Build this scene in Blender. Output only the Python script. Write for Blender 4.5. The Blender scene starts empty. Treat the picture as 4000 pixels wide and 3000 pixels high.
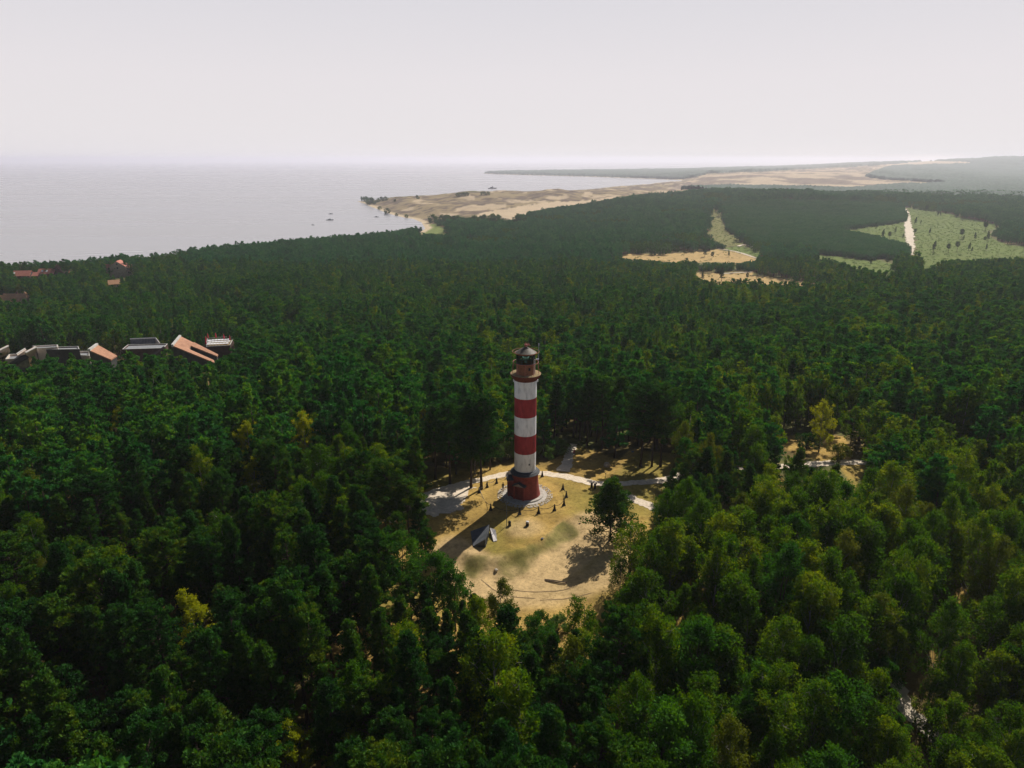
import bpy, math, random
import numpy as np
from mathutils import Vector, Matrix

R = math.radians
random.seed(7)
rng = np.random.default_rng(11)
scene = bpy.context.scene
col = scene.collection

# ------------------------------------------------------------------ camera
CZ = 109.0                      # metres above the lagoon
FPX = 2667.0                    # focal length in pixels of the 4000 px wide photograph
PITCH = R(18.2)
CP, SP = math.cos(PITCH), math.sin(PITCH)
cam_d = bpy.data.cameras.new('camera')
cam = bpy.data.objects.new('camera', cam_d)
col.objects.link(cam)
cam.location = (0, 0, CZ)
cam.rotation_euler = (R(90) - PITCH, 0, 0)
cam_d.sensor_width = 36.0
cam_d.lens = FPX / 4000 * 36
cam_d.clip_start = 0.5
cam_d.clip_end = 120000
scene.camera = cam


def proj(x, y, z):
    """world -> photograph pixel (numpy friendly)"""
    dz = z - CZ
    d = y * CP - dz * SP
    d = np.where(d < 1e-3, 1e-3, d)
    return 2000 + FPX * x / d, 1500 - FPX * (y * SP + dz * CP) / d


def ray(px, py):
    u = (px - 2000) / FPX
    v = (1500 - py) / FPX
    return u, CP + v * SP, -SP + v * CP


def P(px, py, z):
    """point of height z seen at that place of the photograph"""
    a, b, c = ray(px, py)
    t = (z - CZ) / c
    return Vector((a * t, b * t, z))


# ------------------------------------------------------------------ noise
def _hash(ix, iy, s):
    n = (ix * 374761393 + iy * 668265263 + s * 1274126177) & 0xFFFFFFFF
    n = ((n ^ (n >> 13)) * 1103515245) & 0xFFFFFFFF
    n = n ^ (n >> 16)
    return (n & 0xFFFF) / 65535.0


def vnoise(x, y, s=0):
    x = np.asarray(x, float); y = np.asarray(y, float)
    ix = np.floor(x).astype(np.int64); iy = np.floor(y).astype(np.int64)
    fx = x - ix; fy = y - iy
    fx = fx * fx * (3 - 2 * fx); fy = fy * fy * (3 - 2 * fy)
    a = _hash(ix, iy, s); b = _hash(ix + 1, iy, s)
    c = _hash(ix, iy + 1, s); d = _hash(ix + 1, iy + 1, s)
    return (a + (b - a) * fx) * (1 - fy) + (c + (d - c) * fx) * fy


def fbm(x, y, s=0, o=4):
    t = 0; a = 0.5; n = 0
    for k in range(o):
        t = t + a * vnoise(x * 2 ** k, y * 2 ** k, s + 17 * k); n += a; a *= 0.5
    return t / n


def inpoly(px, py, poly):
    px = np.asarray(px, float); py = np.asarray(py, float)
    r = np.zeros(px.shape, bool)
    n = len(poly)
    for i in range(n):
        x1, y1 = poly[i]; x2, y2 = poly[(i + 1) % n]
        if y1 == y2:
            continue
        c = ((y1 > py) != (y2 > py)) & (px < (x2 - x1) * (py - y1) / (y2 - y1) + x1)
        r ^= c
    return r


def segdist(x, y, pts):
    d = np.full(np.shape(x), 1e9)
    for (x1, y1), (x2, y2) in zip(pts[:-1], pts[1:]):
        vx, vy = x2 - x1, y2 - y1
        L = vx * vx + vy * vy + 1e-9
        t = np.clip(((x - x1) * vx + (y - y1) * vy) / L, 0, 1)
        d = np.minimum(d, np.hypot(x - x1 - t * vx, y - y1 - t * vy))
    return d


def sstep(a, b, x):
    t = np.clip((x - a) / (b - a), 0, 1)
    return t * t * (3 - 2 * t)


def crop(ox, oy, s, pts):
    return [(ox + s * a, oy + s * b) for a, b in pts]


# ------------------------------------------------------------------ shoreline of the lagoon
def W(px, py, z=0.0):
    p = P(px, py, z)
    return (p.x, p.y)


SHORE = [(-6000, 60), (-900, 330), (-475, 655), (-393, 725), (-309, 850), (-178, 960),
         W(1637, 913), W(1669, 893), W(1652, 868), W(1622, 855), W(1587, 850), W(1547, 841), W(1515, 831),
         W(1480, 817), W(1443, 803), W(1432, 796), (-420, 1930), (-260, 2040), (-60, 2120), W(2145, 757),
         W(2240, 747), W(2370, 736), W(2540, 722), W(2672, 711), W(2660, 703), W(2500, 697), W(2300, 690),
         W(2100, 685), W(1945, 681), (-250, 5900), (300, 6600), (1800, 7600), (4200, 9500), (9000, 16000),
         (30000, 20000), (40000, 3000), (30000, -20000), (-30000, -20000), (-30000, -200)]
SHORE_LINE = SHORE[:34]


def shore_d(x, y):
    d = segdist(x, y, SHORE_LINE)
    return np.where(inpoly(x, y, SHORE), d, -d)


# ------------------------------------------------------------------ terrain height
TC = [-3000, 0, 500, 1000, 1500, 2000, 2500, 3000, 3500, 4000, 7000]
TR = [
    (0,     [44, 46, 47, 47, 47.5, 48, 48, 47, 46, 45, 42]),
    (50,    [44, 47, 48, 48, 48.6, 49, 49, 48, 47, 46, 42]),
    (80,    [44, 48.5, 49.5, 50, 50.6, 50.7, 50.5, 50, 49, 48, 43]),
    (110,   [44, 49, 50, 51, 51, 51, 51, 50.5, 50, 49, 44]),
    (140,   [42, 46, 47, 48, 48.5, 49, 49, 49, 49, 48, 44]),
    (175,   [38, 41, 42, 43, 43, 43, 44, 45, 45, 45, 42]),
    (230,   [31, 33, 34, 36, 36, 36, 37, 38, 40, 40, 38]),
    (300,   [23, 25, 26, 28, 28, 28, 30, 31, 33, 34, 34]),
    (450,   [12, 12, 13, 16, 16, 17, 18, 20, 22, 24, 26]),
    (600,   [6, 7, 8, 9, 10, 10, 11, 12, 14, 16, 18]),
    (750,   [4, 5, 5, 6, 8, 9, 10, 10, 12, 14, 16]),
    (900,   [4, 4, 4, 5, 6, 9, 11, 11, 11, 12, 14]),
    (1100,  [4, 4, 4, 4, 5, 10, 15, 17, 13, 12, 13]),
    (1300,  [4, 4, 4, 4, 6, 14, 20, 25, 19, 15, 14]),
    (1500,  [4, 4, 4, 4, 9, 21, 25, 31, 23, 19, 16]),
    (1700,  [4, 4, 4, 4, 15, 26, 27, 29, 20, 16, 14]),
    (1850,  [4, 4, 4, 4, 19, 28, 27, 24, 16, 12, 12]),
    (2150,  [3, 3, 3, 3, 6, 13, 19, 16, 10, 10, 10]),
    (2500,  [3, 3, 3, 3, 4, 5, 11, 12, 10, 9, 9]),
    (3000,  [3, 3, 3, 3, 3, 4, 12, 19, 13, 10, 10]),
    (3600,  [3, 3, 3, 3, 3, 3, 12, 33, 22, 11, 12]),
    (4300,  [5, 5, 5, 5, 5, 6, 12, 40, 32, 16, 15]),
    (5200,  [6, 6, 6, 6, 6, 8, 10, 30, 38, 30, 20]),
    (6500,  [6, 6, 6, 6, 7, 8, 8, 20, 62, 105, 90]),
    (8000,  [6, 6, 6, 6, 7, 8, 8, 25, 82, 140, 150]),
    (12000, [6, 6, 6, 6, 7, 8, 8, 20, 60, 100, 120]),
    (60000, [2, 2, 2, 2, 2, 2, 2, 5, 10, 20, 20]),
]
TCU = np.array([(c - 2000) / 2747 for c in TC])
TRY = np.log(np.array([r[0] for r in TR]) + 60.0)
TH = np.array([r[1] for r in TR], float)
BANK = [W(1800, 2185, 50.5), W(1860, 2205, 50.5), W(1960, 2205, 50.5), W(2060, 2170, 50.5), W(2140, 2125, 50.5), W(2200, 2075, 50.5),
        W(2240, 2030, 50.5)]
LHX, LHY = 2.34, 111.8          # the lighthouse axis


def table(x, y):
    yy = np.maximum(y, 0.0)
    u = np.clip(x / np.maximum(np.hypot(yy, 40), 1), TCU[0], TCU[-1])
    r = np.clip(np.log(yy + 60.0), TRY[0], TRY[-1])
    i = np.clip(np.searchsorted(TCU, u) - 1, 0, len(TCU) - 2)
    j = np.clip(np.searchsorted(TRY, r) - 1, 0, len(TRY) - 2)
    fx = (u - TCU[i]) / (TCU[i + 1] - TCU[i])
    fy = (r - TRY[j]) / (TRY[j + 1] - TRY[j])
    fx = fx * fx * (3 - 2 * fx) * .6 + fx * .4
    fy = fy * fy * (3 - 2 * fy) * .5 + fy * .5
    return (TH[j, i] * (1 - fx) + TH[j, i + 1] * fx) * (1 - fy) + (TH[j + 1, i] * (1 - fx) + TH[j + 1, i + 1] * fx) * fy


def H(x, y):
    x = np.asarray(x, float); y = np.asarray(y, float)
    h = table(x, y)
    r = np.hypot(x, y)
    far = sstep(150, 500, r)
    h = h + (fbm(x / 90, y / 90, 3, 3) - .5) * 5 * far * np.clip(h / 15, .2, 1)
    dune = sstep(1000, 1500, r)
    h = h + dune * (fbm(x / 120, y / 150, 9, 5) - .5) * 21 * np.clip(h / 22, .1, 1.4)
    # the lawn and its little bank
    near = 1 - sstep(150, 260, r)
    h = h + near * ((fbm(x / 9, y / 9, 5, 3) - .5) * 0.55 + (fbm(x / 2.2, y / 2.2, 6, 2) - .5) * 0.09)
    k = 1 - sstep(5.5, 8.5, np.hypot(x - LHX, y - LHY))
    h = h * (1 - k) + 51.0 * k
    front = y < np.interp(x, [b[0] for b in BANK], [b[1] for b in BANK])
    inx = sstep(BANK[0][0] - 4, BANK[0][0] + 2, x) * (1 - sstep(BANK[-1][0] - 5, BANK[-1][0] + 5, x))
    bd = segdist(x, y, BANK)
    sd = np.where(front, bd, -bd) + (fbm(x / 3.5, y / 3.5, 8, 2) - .5) * 1.6
    drop = sstep(-1.6, 2.4, sd) * (1 - .65 * sstep(5, 14, sd))
    crest = np.exp(-((sd + 1.2) / 1.3) ** 2) * .25
    h = h + inx * near * (crest - 1.25 * drop)
    sd2 = shore_d(x, y)
    beach = np.where(sd2 > 0, .35 + .09 * sd2 + .0009 * sd2 ** 2, np.maximum(-4.5, .35 + .12 * sd2))
    # the steep outer shore of the dune headland
    return np.minimum(h, beach)


def Hf(x, y):
    return float(H(np.array([x]), np.array([y]))[0])


def G(px, py, guess=51.0):
    """ground point seen at that place of the photograph (marches down the ray)"""
    a, b, c = ray(px, py)
    t = np.concatenate([np.linspace(40, 400, 1200), np.linspace(400, 9000, 8000)])
    x, y, z = a * t, b * t, CZ + c * t
    g = z - H(x, y)
    k = int(np.argmax(g < 0))
    if g[k] >= 0:
        return P(px, py, 0)
    s = g[k - 1] / (g[k - 1] - g[k])
    tt = t[k - 1] + s * (t[k] - t[k - 1])
    return Vector((a * tt, b * tt, Hf(a * tt, b * tt)))


# ------------------------------------------------------------------ object helpers
def tag(o, label=None, cat=None, group=None, kind=None):
    if label: o['label'] = label
    if cat: o['category'] = cat
    if group: o['group'] = group
    if kind: o['kind'] = kind
    return o


def empty(name, loc=(0, 0, 0), rz=0.0, scale=None):
    o = bpy.data.objects.new(name, None)
    o.empty_display_size = .3
    o.location = loc
    o.rotation_euler = (0, 0, rz)
    if scale: o.scale = scale if hasattr(scale, '__len__') else (scale,) * 3
    col.objects.link(o)
    return o


def link(name, mesh, parent=None):
    o = bpy.data.objects.new(name, mesh)
    col.objects.link(o)
    if parent is not None: o.parent = parent
    return o


class MB:
    """collects geometry, builds ONE mesh object"""
    def __init__(s):
        s.v = []; s.f = []; s.m = []; s.mi = 0

    def add(s, vs, fs, M=None):
        n = len(s.v)
        for p in vs:
            p = Vector(p)
            s.v.append(tuple(M @ p) if M is not None else tuple(p))
        for f in fs:
            s.f.append(tuple(i + n for i in f)); s.m.append(s.mi)

    def box(s, c, d, rz=0.0, M=None, taper=1.0):
        x, y, z = d[0] / 2, d[1] / 2, d[2] / 2
        vs = [(-x, -y, -z), (x, -y, -z), (x, y, -z), (-x, y, -z),
              (-x * taper, -y * taper, z), (x * taper, -y * taper, z), (x * taper, y * taper, z), (-x * taper, y * taper, z)]
        T = Matrix.Translation(c) @ Matrix.Rotation(rz, 4, 'Z')
        if M is not None: T = M @ T
        s.add(vs, [(0, 3, 2, 1), (4, 5, 6, 7), (0, 1, 5, 4), (1, 2, 6, 5), (2, 3, 7, 6), (3, 0, 4, 7)], T)

    def lathe(s, prof, n=48, c=(0, 0, 0), a0=0.0, a1=2 * math.pi):
        full = abs(a1 - a0 - 2 * math.pi) < 1e-6
        k = n if full else n + 1
        vs = []
        for r, z in prof:
            for i in range(k):
                a = a0 + (a1 - a0) * i / n
                vs.append((c[0] + r * math.cos(a), c[1] + r * math.sin(a), c[2] + z))
        fs = []
        for j in range(len(prof) - 1):
            for i in range(n):
                i2 = (i + 1) % k
                fs.append((j * k + i, j * k + i2, (j + 1) * k + i2, (j + 1) * k + i))
        s.add(vs, fs)

    def tube(s, pts, rad, n=6, caps=True):
        pts = [Vector(p) for p in pts]
        if not hasattr(rad, '__len__'): rad = [rad] * len(pts)
        vs = []
        for i, p in enumerate(pts):
            d = (pts[min(i + 1, len(pts) - 1)] - pts[max(i - 1, 0)]).normalized()
            a = Vector((0, 0, 1)) if abs(d.z) < .9 else Vector((1, 0, 0))
            u = d.cross(a).normalized(); w = d.cross(u)
            for k in range(n):
                t = 2 * math.pi * k / n
                vs.append(p + (u * math.cos(t) + w * math.sin(t)) * rad[i])
        fs = []
        for i in range(len(pts) - 1):
            for k in range(n):
                k2 = (k + 1) % n
                fs.append((i * n + k, i * n + k2, (i + 1) * n + k2, (i + 1) * n + k))
        if caps:
            fs.append(tuple(range(n))[::-1]); fs.append(tuple((len(pts) - 1) * n + k for k in range(n)))
        s.add(vs, fs)

    def ring(s, R0, z, r=.03, n=48, c=(0, 0, 0)):
        prof_n = 5
        vs = []; fs = []
        for i in range(n):
            a = 2 * math.pi * i / n
            for k in range(prof_n):
                b = 2 * math.pi * k / prof_n
                rr = R0 + r * math.cos(b)
                vs.append((c[0] + rr * math.cos(a), c[1] + rr * math.sin(a), c[2] + z + r * math.sin(b)))
        for i in range(n):
            for k in range(prof_n):
                i2 = (i + 1) % n; k2 = (k + 1) % prof_n
                fs.append((i * prof_n + k, i2 * prof_n + k, i2 * prof_n + k2, i * prof_n + k2))
        s.add(vs, fs)

    def prism(s, top, drop, base=None):
        """top polygon (any slope), straight down by drop (metres) or to height base"""
        n = len(top)
        top = [Vector(p) for p in top]
        bot = [Vector((p.x, p.y, (p.z - drop) if base is None else base)) for p in top]
        fs = [tuple(range(n)), tuple(range(2 * n - 1, n - 1, -1))]
        for i in range(n):
            j = (i + 1) % n
            fs.append((i, n + i, n + j, j))
        s.add(top + bot, fs)

    def build(s, name, mats, parent=None, smooth=False, matrix=None):
        me = bpy.data.meshes.new(name)
        me.from_pydata(s.v, [], s.f)
        if not isinstance(mats, (list, tuple)): mats = [mats]
        for m in mats: me.materials.append(m)
        if len(mats) > 1: me.polygons.foreach_set('material_index', s.m)
        if smooth: me.polygons.foreach_set('use_smooth', [True] * len(me.polygons))
        me.update()
        return link(name, me, parent)


def np_mesh(name, v, f, mats, smooth=False):
    """v (N,3), f (M,k) -> mesh, fast"""
    me = bpy.data.meshes.new(name)
    k = f.shape[1]
    me.vertices.add(len(v)); me.vertices.foreach_set('co', np.ascontiguousarray(v, dtype=np.float32).ravel())
    me.loops.add(f.size); me.loops.foreach_set('vertex_index', np.ascontiguousarray(f, dtype=np.int32).ravel())
    me.polygons.add(len(f))
    me.polygons.foreach_set('loop_start', np.arange(0, f.size, k, dtype=np.int32))
    try:
        me.polygons.foreach_set('loop_total', np.full(len(f), k, dtype=np.int32))
    except Exception:
        pass
    if smooth: me.polygons.foreach_set('use_smooth', np.ones(len(f), bool))
    for m in (mats if isinstance(mats, (list, tuple)) else [mats]): me.materials.append(m)
    me.update(calc_edges=True)
    return me


# ------------------------------------------------------------------ materials
def newmat(name):
    m = bpy.data.materials.new(name); m.use_nodes = True
    nt = m.node_tree
    b = nt.nodes['Principled BSDF']
    return m, nt, b


def N(nt, t, **kw):
    n = nt.nodes.new(t)
    for k, v in kw.items():
        if hasattr(n, k): setattr(n, k, v)
        else: n.inputs[k].default_value = v
    return n


def ramp(nt, stops, fac=None):
    r = nt.nodes.new('ShaderNodeValToRGB')
    e = r.color_ramp.elements
    while len(e) < len(stops): e.new(.5)
    for el, (p, c) in zip(e, stops):
        el.position = p; el.color = (*c, 1) if len(c) == 3 else c
    if fac is not None: nt.links.new(fac, r.inputs['Fac'])
    return r


def mat_noise(name, c1, c2, scale=3.0, rough=.8, bump=.0, detail=6.0, c3=None, spec=.3, metal=0.0, bscale=None, squash=None):
    """two or three tones mixed by noise in object space"""
    m, nt, b = newmat(name)
    tc = N(nt, 'ShaderNodeTexCoord')
    n = N(nt, 'ShaderNodeTexNoise'); n.inputs['Scale'].default_value = scale; n.inputs['Detail'].default_value = detail
    if squash is not None:
        mp_ = N(nt, 'ShaderNodeMapping'); mp_.inputs['Scale'].default_value = (1, 1, squash); nt.links.new(tc.outputs['Object'], mp_.inputs['Vector']); nt.links.new(mp_.outputs[0], n.inputs['Vector'])
    else: nt.links.new(tc.outputs['Object'], n.inputs['Vector'])
    st = [(.3, c1), (.7, c2)] if c3 is None else [(.25, c1), (.5, c2), (.72, c3)]
    r = ramp(nt, st, n.outputs['Fac'])
    nt.links.new(r.outputs['Color'], b.inputs['Base Color'])
    b.inputs['Roughness'].default_value = rough
    b.inputs['Specular IOR Level'].default_value = spec
    b.inputs['Metallic'].default_value = metal
    if bump:
        n2 = N(nt, 'ShaderNodeTexNoise'); n2.inputs['Scale'].default_value = bscale or scale * 6; n2.inputs['Detail'].default_value = 4
        nt.links.new(tc.outputs['Object'], n2.inputs['Vector'])
        bp = N(nt, 'ShaderNodeBump'); bp.inputs['Strength'].default_value = bump; bp.inputs['Distance'].default_value = .05
        nt.links.new(n2.outputs['Fac'], bp.inputs['Height']); nt.links.new(bp.outputs['Normal'], b.inputs['Normal'])
    return m


def mat_leaf(name, stops, trans=.3, scale=.5):
    """foliage: tint by tree (object random) and by clump (noise)"""
    m, nt, b = newmat(name)
    oi = N(nt, 'ShaderNodeObjectInfo'); tc = N(nt, 'ShaderNodeTexCoord')
    n = N(nt, 'ShaderNodeTexNoise'); n.inputs['Scale'].default_value = scale; n.inputs['Detail'].default_value = 5
    n.inputs['Roughness'].default_value = .7
    nt.links.new(tc.outputs['Object'], n.inputs['Vector'])
    ad = N(nt, 'ShaderNodeMath', operation='MULTIPLY_ADD')
    nt.links.new(oi.outputs['Random'], ad.inputs[0]); ad.inputs[1].default_value = .52
    n3 = N(nt, 'ShaderNodeMath', operation='MULTIPLY_ADD'); n3.inputs[1].default_value = 2.4; n3.inputs[2].default_value = -.98
    nt.links.new(n.outputs['Fac'], n3.inputs[0]); nt.links.new(n3.outputs[0], ad.inputs[2])
    r = ramp(nt, stops, ad.outputs[0])
    nt.links.new(r.outputs['Color'], b.inputs['Base Color'])
    b.inputs['Roughness'].default_value = .65
    b.inputs['Specular IOR Level'].default_value = .04
    tr = N(nt, 'ShaderNodeBsdfTranslucent')
    hs = N(nt, 'ShaderNodeHueSaturation'); hs.inputs['Saturation'].default_value = 1.15; hs.inputs['Value'].default_value = 1.5
    hs.inputs['Hue'].default_value = .485
    nt.links.new(r.outputs['Color'], hs.inputs['Color']); nt.links.new(hs.outputs['Color'], tr.inputs['Color'])
    mx = N(nt, 'ShaderNodeMixShader'); mx.inputs[0].default_value = trans
    out = nt.nodes['Material Output']
    nt.links.new(b.outputs[0], mx.inputs[1]); nt.links.new(tr.outputs[0], mx.inputs[2]); nt.links.new(mx.outputs[0], out.inputs['Surface'])
    return m


M = {}
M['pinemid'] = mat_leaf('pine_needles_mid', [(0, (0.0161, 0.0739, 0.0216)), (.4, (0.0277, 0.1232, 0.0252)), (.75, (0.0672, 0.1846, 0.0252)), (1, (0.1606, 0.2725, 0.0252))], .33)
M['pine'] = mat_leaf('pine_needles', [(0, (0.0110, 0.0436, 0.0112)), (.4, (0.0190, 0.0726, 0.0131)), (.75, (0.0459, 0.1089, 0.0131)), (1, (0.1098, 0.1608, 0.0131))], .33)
M['pinehaze'] = mat_leaf('haze_tinted_needles', [(0, (0.0199, 0.0986, 0.0384)), (.5, (0.0358, 0.1542, 0.0538)), (1, (0.0715, 0.2141, 0.0576))], .3)  # blue of the haze mixed into the needle colour of the far clumps
M['pineyoung'] = mat_leaf('plantation_needles', [(0, (.020, .095, .036)), (1, (.050, .135, .045))], .4)
M['birch'] = mat_leaf('birch_leaves', [(0, (0.0244, 0.0870, 0.0063)), (.45, (0.0454, 0.1178, 0.0063)), (.75, (0.1054, 0.1740, 0.0073)), (1, (0.1704, 0.2149, 0.0082))], .42)
M['broad'] = mat_leaf('broad_leaves', [(0, (0.0210, 0.0818, 0.0138)), (.5, (0.0357, 0.1145, 0.0138)), (1, (0.0630, 0.1636, 0.0148))], .36)
M['yellow'] = mat_leaf('yellow_leaves', [(0, (0.1634, 0.2171, 0.0096)), (.5, (0.2656, 0.2985, 0.0096)), (1, (0.3473, 0.3527, 0.0120))], .4)
M['olive'] = mat_leaf('olive_leaves', [(0, (0.0617, 0.0946, 0.0118)), (.5, (0.0882, 0.1168, 0.0118)), (1, (0.1146, 0.1335, 0.0138))], .36)
M['young'] = mat_leaf('young_leaves', [(0, (0.0768, 0.1463, 0.0360)), (.5, (0.1024, 0.1862, 0.0420)), (1, (0.1536, 0.2261, 0.0480))], .3)
M['bark'] = mat_noise('pine_bark', (.035, .026, .02), (.075, .055, .04), 5, .95, .3)
M['birchbark'] = mat_noise('birch_bark', (.10, .09, .075), (.30, .28, .25), 4, .9, .1, c3=(.05, .045, .04))
# ------------------------------------------------------------------ regions of the landscape (outlines on the ground)
def C5(pts): return crop(1100, 550, .4973, pts)
def C6(pts): return crop(2200, 580, .8137, pts)
def C7(pts): return crop(1750, 600, .5651, pts)


def C3(pts): return crop(1600, 1650, .4973, pts)
def CR(pts): return crop(2400, 1400, .7233, pts)
def CB(pts): return crop(3100, 2200, .4823, pts)


V_CLEAR = [(1640, 1985), (1650, 1945), (1720, 1915), (1800, 1880), (1900, 1850), (1960, 1812), (2060, 1800), (2130, 1830), (2160, 1800),
           (2215, 1748), (2262, 1742), (2330, 1762), (2420, 1800), (2440, 1770), (2480, 1755), (2560, 1765), (2620, 1768), (2640, 1790),
           (2620, 1850), (2600, 1890), (2565, 1905), (2552, 1960), (2545, 2030), (2520, 2065), (2470, 2075), (2440, 2110), (2425, 2180),
           (2425, 2260), (2400, 2320), (2405, 2400), (2395, 2475), (2340, 2478), (2310, 2440), (2230, 2460), (2200, 2480), (2110, 2478),
           (2075, 2425), (2020, 2415), (1985, 2300), (1900, 2330), (1850, 2300), (1800, 2225), (1760, 2180), (1690, 2165), (1700, 2080), (1665, 2010)]
V_RIGHT = CR([(780, 455), (880, 425), (1000, 410), (1250, 425), (1265, 480), (1280, 560), (1420, 572), (1330, 640), (1300, 715),
              (1230, 610), (1195, 560), (1120, 585), (1040, 520), (940, 500), (890, 475)])
V_RIGHT2 = CR([(875, 645), (925, 650), (930, 715), (890, 700)])
V_GAP1 = CB([(780, 925), (885, 1000), (935, 1210), (880, 1215), (800, 1120), (765, 1000)])
V_GAP2 = CB([(1110, 1370), (1225, 1400), (1225, 1500), (1160, 1495)])
V_GAP3 = CB([(1290, 210), (1470, 190), (1390, 300), (1320, 345)])
V_GAP4 = CB([(1125, 680), (1200, 670), (1225, 800), (1110, 800)])
V_GAP5 = CR([(485, 1160), (525, 1150), (520, 1290), (450, 1330)])
V_CAMP = [(0, 1425), (60, 1410), (110, 1420), (120, 1395), (280, 1372), (310, 1390), (340, 1390), (430, 1403), (458, 1392), (480, 1375), (600, 1372),
          (650, 1360), (700, 1380), (790, 1405), (855, 1400), (850, 1365), (905, 1362), (915, 1318), (720, 1300), (640, 1320), (500, 1318), (380, 1335), (230, 1330),
          (130, 1340), (0, 1345)]
V_HOUSES = [[(46, 1052), (160, 1050), (160, 1074), (60, 1078)], [(160, 1045), (210, 1030), (255, 1030), (300, 1060), (215, 1066), (160, 1066)], [(412, 1014), (516, 1014), (518, 1068), (470, 1076), (414, 1064)],
            [(0, 1144), (82, 1144), (66, 1170), (0, 1166)], [(84, 1136), (110, 1136), (114, 1166), (82, 1166)], [(418, 1090), (456, 1088), (454, 1114), (420, 1110)]]
F_SAND1 = C6([(180, 504), (330, 508), (520, 506), (600, 498), (640, 494), (760, 485), (840, 500), (932, 525), (925, 550), (700, 546), (560, 548), (430, 540), (300, 530)])
F_SAND2 = C6([(618, 602), (760, 599), (900, 592), (930, 612), (1040, 625), (1190, 640), (1340, 652), (1180, 662), (960, 652), (700, 648)])
F_GREEN1 = C6([(1300, 392), (1450, 362), (1640, 350), (1650, 440), (1660, 465), (1590, 455), (1430, 415)])
F_GREEN2 = C6([(1650, 283), (1840, 310), (1960, 340), (2110, 372), (2040, 400), (2060, 430), (2120, 460), (2300, 480), (2300, 540), (2000, 535),
               (1850, 545), (1720, 592), (1695, 500), (1680, 400), (1660, 330)])
F_GREEN3 = C6([(1190, 506), (1330, 515), (1420, 520), (1540, 540), (1620, 580), (1560, 612), (1420, 590), (1330, 555), (1230, 525)])
F_STRIP = C6([(715, 288), (745, 288), (790, 390), (850, 430), (860, 460), (790, 470), (720, 440), (700, 410), (715, 350)])
F_GREEN4 = C6([(780, 475), (860, 470), (970, 505), (930, 522), (800, 490)])
F_RIDE = C6([(1626, 280), (1650, 283), (1690, 400), (1695, 500), (1680, 520), (1655, 512), (1645, 440), (1635, 340)])
F_PLANT = C6([(750, 262), (1130, 245), (1600, 262), (1640, 300), (1645, 350), (1300, 392), (1430, 415), (1590, 455), (1660, 475), (1600, 545),
              (1330, 510), (1190, 500), (940, 480), (860, 430), (790, 390)])
F_MEADOW = C5([(1130, 650), (1220, 655), (1300, 705), (1290, 735), (1090, 735), (1150, 700)])
F_DUNE = [(1430, 780), (1425, 812), (1520, 838), (1600, 862), (1650, 885), (1640, 915), (1665, 912), (1690, 880), (1690, 862), (1740, 848), (1800, 843),
          (1990, 858), (2010, 862), (2060, 825), (2180, 806), (2300, 790), (2400, 770), (2500, 757), (2640, 748), (2720, 738), (2850, 733),
          (3100, 740), (3300, 746), (3480, 730), (3690, 722), (3690, 716), (3450, 700), (3380, 690), (3480, 645), (3480, 640), (3000, 668), (2780, 676), (2670, 700), (2600, 700), (2000, 740)]
F_SAND_A = C7([(150, 440), (260, 405), (480, 365), (700, 335), (980, 322), (1170, 292), (1180, 305), (980, 345), (760, 372), (560, 425), (450, 455), (300, 425)])
F_SAND_B = C6([(490, 195), (600, 160), (690, 125), (900, 115), (1100, 108), (1350, 95), (1450, 120), (1500, 150), (1840, 172), (1700, 182),
               (1400, 190), (1100, 196), (800, 188), (560, 195)])
GROUND_GAPS = [V_CLEAR, V_RIGHT, V_RIGHT2, V_GAP1, V_GAP2, V_GAP3, V_GAP4, V_GAP5]
OPEN_FAR = [F_SAND1, F_SAND2, F_GREEN1, F_GREEN2, F_GREEN3, F_STRIP, F_GREEN4, F_MEADOW, F_RIDE]

# ------------------------------------------------------------------ terrain sheet (polar grid round the camera)
A_FINE = 40.0


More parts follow.
